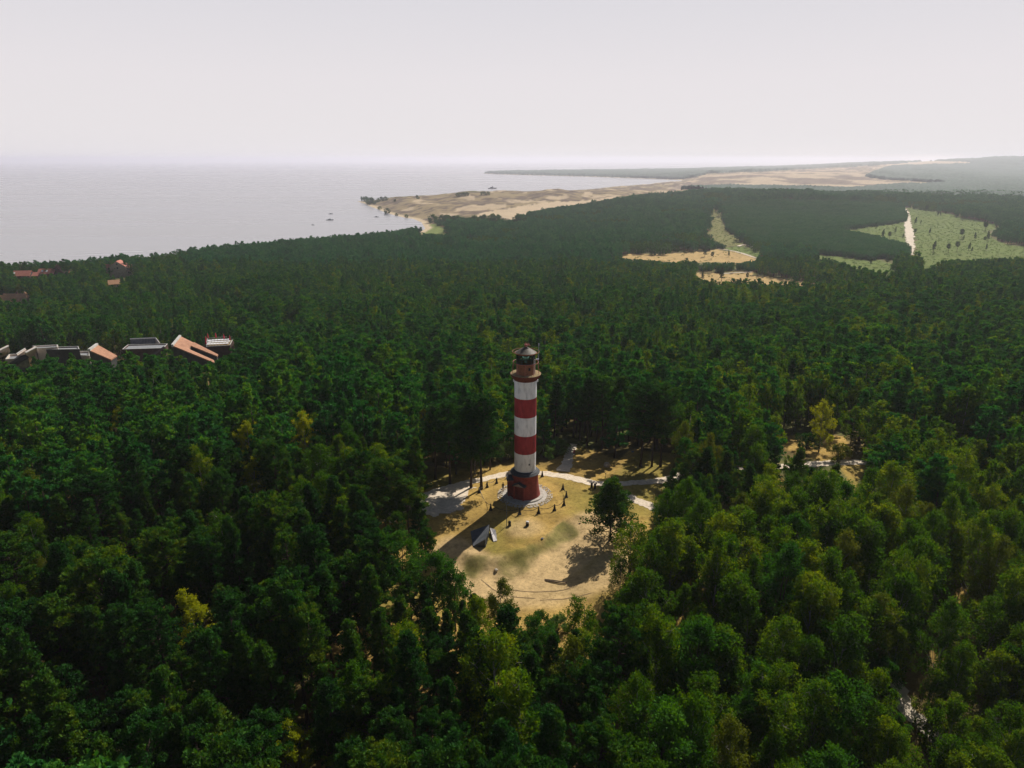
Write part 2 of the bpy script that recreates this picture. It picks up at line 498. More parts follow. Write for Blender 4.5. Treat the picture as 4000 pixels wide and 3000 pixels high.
def terrain():
    ang = np.concatenate([np.arange(-180, -45, 3.0), np.arange(-45, -A_FINE, 1.0), np.arange(-A_FINE, A_FINE + .001, .17),
                          np.arange(A_FINE + 1, 46, 1.0), np.arange(48, 180, 3.0)])
    rr = [6.0]
    while rr[-1] < 45000:
        r = rr[-1]
        k = .0050 if 60 < r < 130 else (.0075 if r < 2500 else (.02 if r < 9000 else .08))
        if r < 40: k = .06
        rr.append(r * (1 + k))
    rr = np.array(rr)
    A, RR = np.meshgrid(np.radians(ang), rr)
    x = RR * np.sin(A); y = RR * np.cos(A)
    z = H(x, y)
    nr, na = x.shape
    v = np.stack([x, y, z], -1).reshape(-1, 3)
    idx = np.arange(nr * na).reshape(nr, na)
    a = idx[:-1, :]; b = idx[1:, :]
    f = np.stack([a, np.roll(a, -1, 1), np.roll(b, -1, 1), b], -1).reshape(-1, 4)
    # colours (albedo)
    X, Y, Z = v[:, 0], v[:, 1], v[:, 2]
    px, py = proj(X, Y, Z)
    r = np.hypot(X, Y)
    front = Y > 5
    n1 = fbm(X / 14, Y / 14, 31, 4)[:, None]; n2 = fbm(X / 3.2, Y / 3.2, 32, 3)[:, None]; n3 = fbm(X / 60, Y / 60, 33, 4)[:, None]
    c = np.array([.125, .095, .035]) * (.45 + 1.1 * n2) + np.array([-.02, .012, 0]) * (n1 > .52)
    grass = np.array([.36, .24, .072]) * (.5 + .95 * n2)
    grass = grass * (1 - sstep(.5, .68, n1) * .5) + np.array([.15, .16, .028]) * sstep(.5, .68, n1) * .5
    sand = np.array([.50, .36, .185]) * (.78 + .42 * n2)
    # the clearing on the hilltop
    cx = sstep(0, 1, 0)
    dc = np.hypot((X - 3) / 1.15, Y - 95)
    k = (1 - sstep(28, 36, dc + (n1[:, 0] - .5) * 10))
    for poly in GROUND_GAPS:
        k = np.maximum(k, inpoly(px, py, poly) & front & (r < 220))
    k = k[:, None]
    c = c * (1 - k) + grass * k
    # bare sandy ground in front of the bank, sandy patch at the pole
    bare = [W(1780, 2190, 50), W(1890, 2250, 50), W(2050, 2245, 50), W(2200, 2190, 50), W(2280, 2130, 50), W(2330, 2060, 50)]
    d = segdist(X, Y, bare) + (n1[:, 0] - .5) * 6
    kb = ((1 - sstep(3.2, 6.0, d)) * k[:, 0])[:, None]
    bare2 = [W(1850, 2230, 50), W(1950, 2290, 50), W(2150, 2310, 50), W(2330, 2270, 50), W(2400, 2200, 50)]
    d = segdist(X, Y, bare2) + (n1[:, 0] - .5) * 5
    kb = np.maximum(kb, ((1 - sstep(1.6, 5.0, d)) * k[:, 0])[:, None] * .9)
    d = np.hypot(X - W(2040, 2060, 51)[0], (Y - W(2040, 2060, 51)[1])) + (n1[:, 0] - .5) * 6
    kb = np.maximum(kb, (1 - sstep(2, 4.5, d))[:, None] * .7)
    c = c * (1 - kb) + sand * kb
    # weeds on the bank
    bd = segdist(X, Y, BANK[1:-1]) + (n2[:, 0] - .5) * 5 + (n1[:, 0] - .5) * 5
    fr = (Y < np.interp(X, [b[0] for b in BANK], [b[1] for b in BANK]) + 2.2)
    kw = ((1 - sstep(.2, 2.4, bd)) * fr * .9 * (.85 + .15 * sstep(.36, .6, fbm(X / 1.5, Y / 1.5, 41, 3))))[:, None]
    c = c * (1 - kw) + np.array([.165, .16, .045]) * (.4 + 1.2 * n2) * kw
    # far country
    far = (r > 350) & front

    def put(poly, colr, soft=1.0):
        nonlocal c
        jx = px + (n1[:, 0] - .5) * 40; jy = py + (n2[:, 0] - .5) * 8
        kk = (inpoly(jx, jy, poly) & far)[:, None] * soft
        c = c * (1 - kk) + colr * kk
    heath = np.array([.155, .115, .085]) * (.55 + .9 * n1)
    dsand = np.array([.50, .39, .27]) * (.85 + .3 * n1)
    mix = sstep(.46, .56, n3 * .45 + n1 * .55)
    dune = .88 * heath * (1 - mix) + np.array([.27, .21, .12]) * mix
    s2 = sstep(.60, .66, fbm(X / 32, Y / 90, 35, 4))[:, None]
    dune = dune * (1 - s2 * .8) + dsand * s2 * .8
    dn = ((r > 1000) & front & (inpoly(px, py, F_DUNE)))[:, None]
    c = c * (1 - dn) + dune * dn
    put(F_SAND_A, dsand)
    s3 = sstep(.44, .56, fbm(X / 130, Y / 300, 36, 4))[:, None]
    put(F_SAND_B, dsand * s3 * .9 + heath * 1.2 * (1 - s3))
    green = np.array([.095, .15, .025]) * (.6 + .8 * n2); green = green * (1 - .5 * n1) + np.array([.16, .175, .04]) * .5 * n1
    dry = np.array([.43, .30, .13]) * (.75 + .5 * n2)
    for poly in (F_GREEN1, F_GREEN2, F_GREEN3, F_GREEN4): put(poly, green)
    put(F_STRIP, green * .6 + np.array([.24, .17, .08]) * .4)
    put(F_SAND1, dry); put(F_SAND2, dry)
    put(F_MEADOW, np.array([.16, .20, .05]) * (.7 + .6 * n2))
    put(C7([(1480, 265), (1590, 262), (1580, 285), (1500, 287)]), dsand)
    put([(3480, 640), (3620, 625), (3800, 630), (3800, 640), (3500, 652), (3400, 660)], dsand)
    sd = shore_d(X, Y)
    kk = ((1 - sstep(7, 13, sd + n1[:, 0] * 4)) * (r > 900))[:, None]
    c = c * (1 - kk) + np.array([.55, .44, .30]) * kk
    me = np_mesh('ground', v, f, M['ground'], smooth=True)
    at = me.color_attributes.new('tint', 'FLOAT_COLOR', 'POINT')
    at.data.foreach_set('color', np.concatenate([np.clip(c, .004, .9), np.ones((len(c), 1))], 1).astype(np.float32).ravel())
    o = link('ground', me)
    tag(o, kind='structure')


def mat_ground():
    m, nt, b = newmat('ground')
    a = N(nt, 'ShaderNodeAttribute', attribute_name='tint')
    tc = N(nt, 'ShaderNodeNewGeometry')
    n = N(nt, 'ShaderNodeTexNoise'); n.inputs['Scale'].default_value = 1.7; n.inputs['Detail'].default_value = 8; n.inputs['Roughness'].default_value = .75
    nt.links.new(tc.outputs['Position'], n.inputs['Vector'])
    n5 = N(nt, 'ShaderNodeTexNoise'); n5.inputs['Scale'].default_value = .45; n5.inputs['Detail'].default_value = 10; n5.inputs['Roughness'].default_value = .8
    nt.links.new(tc.outputs['Position'], n5.inputs['Vector'])
    av = N(nt, 'ShaderNodeMath', operation='MULTIPLY_ADD'); av.inputs[1].default_value = .5
    hf = N(nt, 'ShaderNodeMath', operation='MULTIPLY'); hf.inputs[1].default_value = .5
    nt.links.new(n5.outputs['Fac'], hf.inputs[0]); nt.links.new(n.outputs['Fac'], av.inputs[0]); nt.links.new(hf.outputs[0], av.inputs[2])
    r = ramp(nt, [(.36, (.48, .47, .42)), (.5, (.97, .97, .95)), (.62, (1.3, 1.28, 1.22))], av.outputs[0])
    mx = N(nt, 'ShaderNodeMix', data_type='RGBA', blend_type='MULTIPLY'); mx.inputs[0].default_value = 1
    nt.links.new(a.outputs['Color'], mx.inputs[6]); nt.links.new(r.outputs['Color'], mx.inputs[7])
    nt.links.new(mx.outputs[2], b.inputs['Base Color'])
    b.inputs['Roughness'].default_value = .95; b.inputs['Specular IOR Level'].default_value = .1
    bp = N(nt, 'ShaderNodeBump'); bp.inputs['Strength'].default_value = .5; bp.inputs['Distance'].default_value = .12
    nt.links.new(n.outputs['Fac'], bp.inputs['Height']); nt.links.new(bp.outputs['Normal'], b.inputs['Normal'])
    return m


M['ground'] = mat_ground()
terrain()


# ------------------------------------------------------------------ paths and tracks: sheets lying on the ground
def ribbon(name, pts, widths, mat, lift=.04, jag=.25, step=.5):
    pts = [Vector((p[0], p[1], 0)) for p in pts]
    out = []
    if not hasattr(widths, '__len__'): widths = [widths] * len(pts)
    # Catmull-Rom through the points
    for i in range(len(pts) - 1):
        p0 = pts[max(i - 1, 0)]; p1 = pts[i]; p2 = pts[i + 1]; p3 = pts[min(i + 2, len(pts) - 1)]
        n = max(2, int((p2 - p1).length / step))
        for k in range(n + (i == len(pts) - 2)):
            t = k / n
            q = .5 * ((2 * p1) + (-p0 + p2) * t + (2 * p0 - 5 * p1 + 4 * p2 - p3) * t * t + (-p0 + 3 * p1 - 3 * p2 + p3) * t ** 3)
            out.append((q, widths[i] * (1 - t) + widths[i + 1] * t))
    v = []; K = 7
    rs = np.random.default_rng(5)
    for i, (q, w) in enumerate(out):
        d = (out[min(i + 1, len(out) - 1)][0] - out[max(i - 1, 0)][0]).normalized()
        nrm = Vector((-d.y, d.x, 0))
        l = w / 2 + rs.uniform(-jag, jag); rt = w / 2 + rs.uniform(-jag, jag)
        for k in range(K):
            s = -l + (l + rt) * k / (K - 1)
            v.append((q + nrm * s)[:])
    v = np.array(v)
    v[:, 2] = H(v[:, 0], v[:, 1]) + lift
    n = len(out)
    idx = np.arange(n * K).reshape(n, K)
    f = np.stack([idx[:-1, :-1], idx[:-1, 1:], idx[1:, 1:], idx[1:, :-1]], -1).reshape(-1, 4)
    o = link(name, np_mesh(name, v, f, mat, True))
    return tag(o, kind='structure')


M['gravel'] = mat_noise('path_gravel', (.50, .41, .31), (.72, .62, .49), 2.2, .95, .2)
M['rut'] = mat_noise('rut', (.16, .11, .06), (.26, .18, .10), 3, .95)
M['sandpath'] = mat_noise('sand_path', (.50, .42, .33), (.68, .60, .48), .3, .95)


def GX(pts): return [tuple(G(a, b)[:2]) for a, b in pts]


ribbon('path', GX(C3([(2120, 400), (2060, 440), (1900, 468), (1720, 476), (1560, 486), (1400, 468), (1300, 440), (1150, 415), (1030, 400), (900, 390),
                      (780, 402), (690, 420), (560, 450), (430, 480), (300, 520), (180, 570), (60, 640)])) + [W(1500, 2050, 50)],
       [2.2, 2.3, 2.2, 2.2, 2.3, 2.6, 2.6, 2.4, 2.4, 2.2, 2.2, 2.2, 2.2, 2.4, 3, 4, 5, 4], M['gravel'])
ribbon('path', GX(C3([(1540, 492), (1600, 528), (1700, 580), (1800, 620), (1900, 662), (2020, 720)])), 2.3, M['gravel'], .044)
ribbon('path', GX(C3([(1290, 170), (1260, 240), (1235, 320), (1200, 385)])), [1.6, 1.8, 2.2, 2.8], M['gravel'], .046)
ribbon('path', GX([(2640, 1862), (2760, 1850), (2900, 1835), (3050, 1822), (3200, 1812), (3340, 1806), (3440, 1815)]), 2.6, M['gravel'])
ribbon('path', GX(CB([(790, 900), (840, 1010), (860, 1100), (960, 1230), (1180, 1420), (1210, 1500), (1230, 1600)])), 2.2, M['sandpath'])


def sheet(name, poly, mat, lift, step=.6):
    """flat patch of ground cover with the outline given in metres"""
    xs = [p[0] for p in poly]; ys = [p[1] for p in poly]
    gx = np.arange(min(xs), max(xs) + step, step); gy = np.arange(min(ys), max(ys) + step, step)
    X, Y = np.meshgrid(gx, gy)
    Xj = X + (fbm(X / 1.5, Y / 1.5, 71, 2) - .5) * 1.5; Yj = Y + (fbm(X / 1.5, Y / 1.5, 72, 2) - .5) * 1.5
    keep = inpoly(Xj, Yj, poly)
    idx = np.arange(X.size).reshape(X.shape)
    q = keep[:-1, :-1] & keep[1:, :-1] & keep[:-1, 1:] & keep[1:, 1:]
    f = np.stack([idx[:-1, :-1], idx[:-1, 1:], idx[1:, 1:], idx[1:, :-1]], -1)[q]
    v = np.stack([X.ravel(), Y.ravel(), H(X, Y).ravel() + lift], -1)
    used = np.unique(f); mp = np.zeros(len(v), int); mp[used] = np.arange(len(used))
    return tag(link(name, np_mesh(name, v[used], mp[f], mat, True)), kind='structure')


sheet('gravel_yard', GX(C3([(40, 600), (200, 530), (400, 490), (520, 500), (440, 600), (420, 690), (180, 752), (60, 700)])), M['gravel'], .05, .35)
for pts, w in (([(1930, 2272), (1990, 2300), (2060, 2311), (2140, 2311), (2200, 2305), (2235, 2293)], .16),
               ([(1880, 2265), (1940, 2310), (2010, 2332), (2090, 2337)], .13),
               ([(2110, 2345), (2200, 2340), (2280, 2325), (2310, 2316)], .12)):
    ribbon('tyre_track', GX(pts), w, M['rut'], .035, .05, .3)
# sandy forest ride through the young plantation and the lanes by the dry fields
ribbon('sand_track', GX(C6([(1628, 280), (1640, 300), (1652, 345), (1660, 400), (1666, 455), (1668, 512)])), [7, 10, 9, 11, 9, 5], M['sandpath'], .35, 1.6, 6)
ribbon('sand_track', GX(C6([(742, 483), (800, 490), (870, 508), (935, 528)])), 3.5, M['sandpath'], .35, .6, 6)
ribbon('sand_track', GX(C6([(840, 470), (870, 463), (930, 478), (1012, 490)])), 3.5, M['sandpath'], .35, .6, 6)
ribbon('sand_track', GX(C6([(760, 602), (830, 598), (905, 594)])), 3.5, M['sandpath'], .35, .6, 6)

# ------------------------------------------------------------------ lagoon
def mat_water():
    m, nt, b = newmat('water')
    g = N(nt, 'ShaderNodeNewGeometry')
    mp = N(nt, 'ShaderNodeMapping'); mp.inputs['Scale'].default_value = (.0012, .006, 1); mp.inputs['Rotation'].default_value = (0, 0, .25)
    nt.links.new(g.outputs['Position'], mp.inputs['Vector'])
    n = N(nt, 'ShaderNodeTexNoise'); n.inputs['Scale'].default_value = 1; n.inputs['Detail'].default_value = 7; n.inputs['Distortion'].default_value = .6
    nt.links.new(mp.outputs[0], n.inputs['Vector'])
    rr = ramp(nt, [(.35, (.24,) * 3), (.65, (.30,) * 3)], n.outputs['Fac'])
    nt.links.new(rr.outputs['Color'], b.inputs['Roughness'])
    rc = ramp(nt, [(.3, (.31, .31, .335)), (.7, (.37, .365, .385))], n.outputs['Fac'])
    nt.links.new(rc.outputs['Color'], b.inputs['Base Color'])
    b.inputs['IOR'].default_value = 1.33; b.inputs['Specular IOR Level'].default_value = .5
    n2 = N(nt, 'ShaderNodeTexNoise'); n2.inputs['Scale'].default_value = .25; n2.inputs['Detail'].default_value = 3
    nt.links.new(g.outputs['Position'], n2.inputs['Vector'])
    bp = N(nt, 'ShaderNodeBump'); bp.inputs['Strength'].default_value = .05; bp.inputs['Distance'].default_value = .3
    nt.links.new(n2.outputs['Fac'], bp.inputs['Height']); nt.links.new(bp.outputs['Normal'], b.inputs['Normal'])
    return m


mb = MB()
mb.lathe([(0.01, 0), (400, 0), (2000, 0), (9000, 0), (42000, 0)], 96)
tag(mb.build('water', mat_water()), kind='structure')
# ------------------------------------------------------------------ trees
def cards(rs, c, size, up=.0, stretch=1.6, out=None):
    """leaf sprays: one little quad each"""
    n = len(c)
    d = rs.normal(size=(n, 3))
    if out is not None: d = d * .8 + out
    d[:, 2] += up
    d /= np.linalg.norm(d, axis=1)[:, None]
    e = np.cross(d, rs.normal(size=(n, 3)))
    e /= np.linalg.norm(e, axis=1)[:, None] + 1e-9
    s = size * rs.uniform(.55, 1.4, n)[:, None]
    a = d * s * stretch * .5; b = e * s * .5
    v = np.stack([c - a, c + b * .9 - a * .1, c + a, c - b * .9 + a * .2], 1).reshape(-1, 3)
    f = np.arange(4 * n).reshape(-1, 4)
    return v, f


def pine_geo(seed, h=14, rad=3.0, cb=.4, shape='round', n_br=46, per=34, size=.30, lod=0):
    rs = np.random.default_rng(seed)
    zc = cb * h
    T = np.sort(rs.uniform(0, 1, n_br)) ** .9
    wood = MB()
    bend = rs.normal(0, .25, 2)
    def tr(z):
        t = z / h
        return np.array([bend[0] * t * t * 2 + .15 * math.sin(3 * t + seed), bend[1] * t * t * 2, z])
    r0 = .013 * h + .04
    ks = np.linspace(0, 1, 8 if lod == 0 else 3)
    wood.tube([tr(k * h * .97) for k in ks], [r0 * (1 - .85 * k) + (.06 if k == 0 else 0) for k in ks], 7 if lod == 0 else 4)
    cs = []; outs = []
    lob = rs.uniform(0, 2 * math.pi, 5); la = rs.uniform(.0, .35, 5)
    for i, t in enumerate(T):
        z = zc + (h - zc) * t
        if shape == 'cone': p = (1 - t) ** .75 * .95 + .08
        elif shape == 'flat': p = math.sqrt(max(0, 1 - (2 * (t - .45)) ** 2 * .8)) * .95
        else: p = math.sqrt(max(.02, 1 - (abs(t - .30) / .72) ** 2)) if t > .3 else .72 + .28 * (t / .3)
        az = i * 2.399 + rs.normal(0, .4)
        L = rad * p * rs.uniform(.62, 1.12) * (1 + la[i % 5] * math.cos(az - lob[i % 5]))
        o = tr(z)
        rise = rs.uniform(-.05, .3) * L + (.35 * L * t)
        tip = o + np.array([math.cos(az) * L, math.sin(az) * L, rise])
        if lod == 0:
            wood.tube([o - (0, 0, .2), (o + tip) / 2 + (0, 0, -.08 * L), tip], [.018 * L + .02, .012 * L + .012, .012], 3, False)
        for s in ((1.0, .74, .5) if L > 1.2 else (1.0, .6)):
            c = o + (tip - o) * s + rs.normal(0, .12, 3)
            k = int(per * rs.uniform(.6, 1.25) * (.6 + .4 * s))
            rr = np.array([.25, .25, .17]) * rad * .70 * rs.uniform(.7, 1.15) * (.8 + .3 * (1 - t))
            q = rs.normal(size=(k, 3)); q /= np.linalg.norm(q, axis=1)[:, None]
            q *= rs.uniform(.35, 1, (k, 1)) ** .5
            cs.append(c + q * rr); outs.append(q * .4 + np.array([math.cos(az), math.sin(az), .5]) * .5)
    k = per * 2
    q = rs.normal(size=(k, 3)) * np.array([.13, .13, .12]) * rad * (1 if shape != 'cone' else .7)
    cs.append(tr(h * .99) + q); outs.append(np.tile([0, 0, .8], (k, 1)))
    c = np.concatenate(cs); o = np.concatenate(outs)
    v, f = cards(rs, c, size, .3, 1.9, o)
    return wood, v, f


def leafy_geo(seed, h=13, rad=2.7, cb=.25, lobes=12, clumps=11, per=26, size=.22, weep=.5, lod=0, stems=1, top=.5):
    """birches and other broad-leaved trees: lobes of leaf clumps, drooping sprays when weep > 0"""
    rs = np.random.default_rng(seed)
    wood = MB()
    lean = rs.normal(0, .5, 2)
    def tr(z, k=0):
        t = z / h
        return np.array([lean[0] * t * t + .2 * math.sin(4 * t + seed) + k * t * 1.1, lean[1] * t * t + .15 * math.cos(3 * t), z])
    r0 = .009 * h + .03
    ks = np.linspace(0, 1, 7 if lod == 0 else 3)
    for s in range(stems):
        kk = (s - (stems - 1) / 2) * 1.0
        wood.tube([tr(k * h * .93, kk) for k in ks], [r0 * (1 - .85 * k) + (.05 if k == 0 else 0) for k in ks], 6 if lod == 0 else 4)
    cs = []; outs = []
    for i in range(lobes):
        t = (i + .5) / lobes
        t = t ** .85
        z = h * (cb + (1 - cb) * (t * .95 + rs.uniform(-.05, .03)))
        p = max(.12, math.sin(math.pi * min(.97, t * (.80 - .08 * top) + .17))) ** .75
        az = i * 2.399 + rs.normal(0, .5)
        d = rad * p * rs.uniform(.45, .98)
        if t > .9: d *= .3
        c = tr(z) + np.array([math.cos(az) * d, math.sin(az) * d, 0])
        lr = rad * rs.uniform(.24, .46) * (.65 + .5 * p)
        if lod == 0:
            base = tr(max(h * cb * .7, z - d * 1.5))
            wood.tube([base, (base + c) / 2 + (0, 0, -.1), c], [.05, .035, .015], 4, False)
        for j in range(clumps):
            q = rs.normal(size=3); q /= np.linalg.norm(q); q[2] = q[2] * .8 + .2
            cc = c + q * lr * np.array([1, 1, 1.05]) * rs.uniform(.55, 1.0)
            if lod == 0 and j % 3 == 0:
                wood.tube([c, cc], [.018, .007], 3, False)
            k = int(per * rs.uniform(.5, 1.3))
            if k < 1: continue
            g = rs.normal(size=(k, 3)) * np.array([.17, .17, .13]) * rad * .5
            if weep > 0 and q[2] < .55:
                drop = rs.uniform(0, 1, k) ** 1.3 * weep * rad * rs.uniform(.3, 1.3)
                g[:, 2] -= drop
                g[:, :2] *= (1 - .45 * drop / (weep * rad * 1.3 + .01))[:, None]
            cs.append(cc + g)
            o = np.tile(q * .35, (k, 1)); o[:, 2] -= .7 * weep
            outs.append(o)
    c = np.concatenate(cs); o = np.concatenate(outs)
    v, f = cards(rs, c, size, .0, 1.45, o)
    return wood, v, f


def tree_meshes(name, geo, leaf, bark):
    wood, v, f = geo
    crown = np_mesh(name + '_crown', v, f, M[leaf])
    me = bpy.data.meshes.new(name + '_trunk'); me.from_pydata(wood.v, [], wood.f); me.materials.append(M[bark]); me.update()
    me.polygons.foreach_set('use_smooth', [True] * len(me.polygons))
    return crown, me


def one_mesh(name, geos, leaf, bark, wood_too=True):
    """crown and trunk (or several trees) in one mesh: only used inside the uncountable forest"""
    vs = []; fs = []; n = 0
    wv = []; wf = []
    for (geo, off, sc) in geos:
        wood, v, f = geo
        vs.append(v * sc + np.array(off)); fs.append(f + n); n += len(v)
        if wood_too:
            k = len(wv)
            wv += [tuple(np.array(p) * sc + np.array(off)) for p in wood.v]; wf += [tuple(i + k for i in q) for q in wood.f if len(q) == 4]
    nf = sum(len(f) for f in fs)
    if wood_too and wf:
        vs.append(np.array(wv)); fs.append(np.array(wf) + n)
    me = np_mesh(name, np.concatenate(vs), np.concatenate(fs), [M[leaf], M[bark]])
    mi = np.zeros(len(me.polygons), np.int32); mi[nf:] = 1
    me.polygons.foreach_set('material_index', mi)
    return bpy.data.objects.new(name, me)


# --- detailed kinds -----------------------------------------------------
TREES = {}          # key -> (crown mesh, trunk mesh, height, radius, kind)


def kind(key, geo, leaf, bark, h, r, name):
    TREES[key] = (*tree_meshes(key, geo, leaf, bark), h, r, name)


kind('p0', pine_geo(1, 14, 3.0, .38, 'cone', 102, 56, 0.159), 'pine', 'bark', 14, 3.0, 'pine_tree')
kind('p1', pine_geo(2, 15, 2.7, .34, 'cone', 93, 61, 0.159), 'pine', 'bark', 15, 2.7, 'pine_tree')
kind('p2', pine_geo(3, 13, 3.3, .45, 'flat', 70, 73, 0.165), 'pine', 'bark', 13, 3.3, 'pine_tree')
kind('p3', pine_geo(4, 16, 2.9, .42, 'round', 79, 64, 0.159), 'pine', 'bark', 16, 2.9, 'pine_tree')
kind('p4', pine_geo(5, 12, 2.5, .22, 'cone', 93, 61, 0.153), 'pine', 'bark', 12, 2.5, 'pine_tree')
kind('p5', pine_geo(6, 14, 2.6, .30, 'cone', 67, 70, 0.165), 'pine', 'bark', 14, 2.6, 'pine_tree')
kind('b0', leafy_geo(11, 13, 3.2, .25, 16, 14, 46, 0.167, .5), 'birch', 'birchbark', 13, 2.7, 'birch_tree')
kind('b1', leafy_geo(12, 14, 2.8, .22, 18, 13, 46, 0.158, .4, top=.9), 'birch', 'birchbark', 14, 2.4, 'birch_tree')
kind('b2', leafy_geo(13, 12, 3.0, .20, 17, 14, 46, 0.174, .6), 'birch', 'birchbark', 12, 3.0, 'birch_tree')
kind('b3', leafy_geo(14, 11, 2.7, .25, 13, 14, 46, 0.158, .5), 'birch', 'birchbark', 11, 2.2, 'birch_tree')
kind('b4', leafy_geo(15, 13, 3.1, .28, 14, 15, 43, 0.167, .75), 'birch', 'birchbark', 13, 2.6, 'birch_tree')
kind('w0', leafy_geo(16, 10, 2.6, .30, 12, 13, 46, 0.150, 1.25, stems=2), 'birch', 'birchbark', 10, 2.6, 'birch_tree')
kind('d0', leafy_geo(21, 13, 3.2, .18, 17, 15, 46, 0.178, .0, stems=2), 'broad', 'bark', 13, 3.2, 'broadleaf_tree')
kind('d1', leafy_geo(22, 11, 3.4, .16, 16, 15, 46, 0.172, .1), 'broad', 'bark', 11, 3.4, 'broadleaf_tree')
kind('y0', leafy_geo(23, 12, 2.4, .2, 14, 14, 46, 0.145, .35), 'yellow', 'birchbark', 12, 2.4, 'birch_tree')
kind('o0', leafy_geo(24, 12, 2.8, .2, 16, 14, 46, 0.145, .4), 'olive', 'birchbark', 12, 2.8, 'birch_tree')
kind('lone', pine_geo(51, 10.6, 4.4, .15, 'cone', 96, 76, .18), 'pine', 'bark', 10.6, 3.6, 'pine_tree')
kind('tall', pine_geo(42, 18.5, 4.3, .36, 'round', 96, 91, 0.186), 'pine', 'bark', 18.5, 4.0, 'pine_tree')
kind('shrub', leafy_geo(43, 3.2, 2.3, .04, 10, 13, 54, 0.119, .0, stems=3), 'olive', 'bark', 3.2, 2.3, 'shrub')
kind('shrubg', leafy_geo(44, 2.8, 2.2, .04, 10, 13, 54, 0.119, .0, stems=3), 'young', 'bark', 2.8, 2.2, 'shrub')
kind('shrubd', leafy_geo(45, 3.4, 2.3, .04, 10, 13, 54, 0.125, .0, stems=3), 'pine', 'bark', 3.4, 2.3, 'shrub')


def place(key, x, y, label, group=None, scale=1.0, rz=None, name=None, dz=0.0, cat=None, slim=1.0):
    crown, trunk, h, r, nm = TREES[key]
    o = empty(name or nm, (x, y, Hf(x, y) - .05 + dz), random.uniform(0, 6.28) if rz is None else rz, (scale * slim, scale * slim, scale))
    c = link('crown', crown, o); t = link('trunk', trunk, o)
    tag(o, label, cat or {'pine_tree': 'pine tree', 'birch_tree': 'birch tree', 'broadleaf_tree': 'tree', 'shrub': 'shrub'}[name or nm], group)
    return o


PROTECT = []
SPECIAL = []        # (x, y, clear radius)


def at_px(key, bx, by, h, label, group=None, **kw):
    """special tree: trunk foot seen at that place of the photograph, height h"""
    g = G(bx, by)
    SPECIAL.append((g.x, g.y, TREES[key][3] * h / TREES[key][2] * .8))
    return place(key, g.x, g.y, label, group, h / TREES[key][2], **kw)


def by_top(key, tx, ty, h, label, group=None, **kw):
    """special tree given by where its top is seen"""
    a, b, c = ray(tx, ty)
    t = np.linspace(45, 420, 3000)
    gap = (CZ + c * t) - (H(a * t, b * t) + h)
    k = int(np.argmax(gap < 0))
    x, y = a * t[k], b * t[k]
    w_ = TREES[key][3] * h / TREES[key][2] * .55 * FPX / t[k]; PROTECT.append((tx - w_, tx + w_, ty - 5, ty + (.5 if key[0] == 'y' else .35) * h * FPX / t[k], y))
    SPECIAL.append((x, y, TREES[key][3] * h / TREES[key][2] * .8))
    return place(key, x, y, label, group, h / TREES[key][2], **kw)


at_px('lone', 2381, 2112, 10.4, 'lone bushy pine standing free on the sunlit lawn in front of the branching path', rz=1.0)
at_px('tall', 1883, 1911, 18.2, 'tall pine with a bare trunk, close to the lighthouse', rz=.4)
at_px('tall', 1839, 1905, 16.5, 'tall pine with a slim leaning trunk just outside the chain fence', rz=2.1)
at_px('p3', 1757, 1890, 16, 'tall pine at the edge of the path before the gravel yard')
at_px('p0', 1700, 1872, 15, 'dark pine behind the path where the gravel yard begins')
at_px('tall', 2500, 1823, 17.3, 'tall straight pine on the lawn behind the path fork, standing apart from its two neighbours', rz=3.0)
at_px('p3', 2547, 1822, 14, 'thin pine between the straight tall pine and the leaning one behind the path fork', rz=.6)
at_px('tall', 2581, 1822, 17.0, 'tall pine with a leaning trunk beside the path fork', rz=5.0)
at_px('p3', 2350, 1755, 16, 'tall pine in the shaded row behind the lighthouse lawn, nearest the slanting board')
at_px('p0', 2290, 1748, 16, 'broad pine in the shaded row behind the lighthouse beside the narrow dappled path')
at_px('p1', 2165, 1745, 15, 'pointed pine right behind the lighthouse tower')
at_px('p0', 2420, 1745, 16, 'round pine in the shaded row behind the slanting board')
by_top('tall', 1500, 1800, 15.5, 'large dark pine with drooping tips over the near corner of the gravel yard', rz=1.4)
by_top('p2', 1590, 1880, 12, 'dark pine hanging over the edge of the gravel yard')
by_top('p5', 1640, 1960, 10, 'low dark pine beside the gravel yard edge')
by_top('d0', 1560, 2080, 12, 'bright green broad-leaved tree below the shadow tip of the lighthouse')
by_top('d1', 1680, 2160, 10.5, 'bright green rounded tree where the lighthouse shadow ends')
by_top('d0', 1770, 2225, 9.5, 'fresh green bushy tree at the sandy turning place')
by_top('o0', 1945, 2270, 9, 'olive brown birch at the lower edge of the sandy turning place')
by_top('w0', 2270, 2345, 9, 'thin weeping birch with two spiky tops at the lower edge of the clearing')
by_top('d1', 2110, 2412, 7.5, 'bushy green tree at the lower edge of the clearing beside the weeping birch')
by_top('w0', 2480, 2050, 10.5, 'weeping birch with hanging yellow green tresses beside the lone pine')
by_top('w0', 2430, 2190, 6, 'small weeping birch with long hanging tresses at the clearing edge')
by_top('b4', 2560, 2120, 11, 'full weeping birch behind the one with yellow green tresses')
by_top('b4', 2460, 2290, 9.5, 'weeping birch overhanging the sandy end of the clearing')
by_top('b2', 2560, 2240, 11.5, 'spreading birch in the weeping birch row at the clearing edge')
for i, (tx, ty, h, k) in enumerate(((2700, 1775, 9.5, 'p2'), (2840, 1765, 9.5, 'p0'), (2620, 1830, 8.5, 'p5'), (3032, 1732, 11, 'p5'),
                                    (3112, 1756, 10.5, 'p4'), (3258, 1812, 8.5, 'p4'))):
    by_top(k, tx, ty, h, 'dark dense pine in the clump between the path fork and the second clearing', 'pines between the two clearings')
by_top('o0', 2890, 1935, 9.5, 'yellowish olive birch in front of the pine clump between the two clearings')
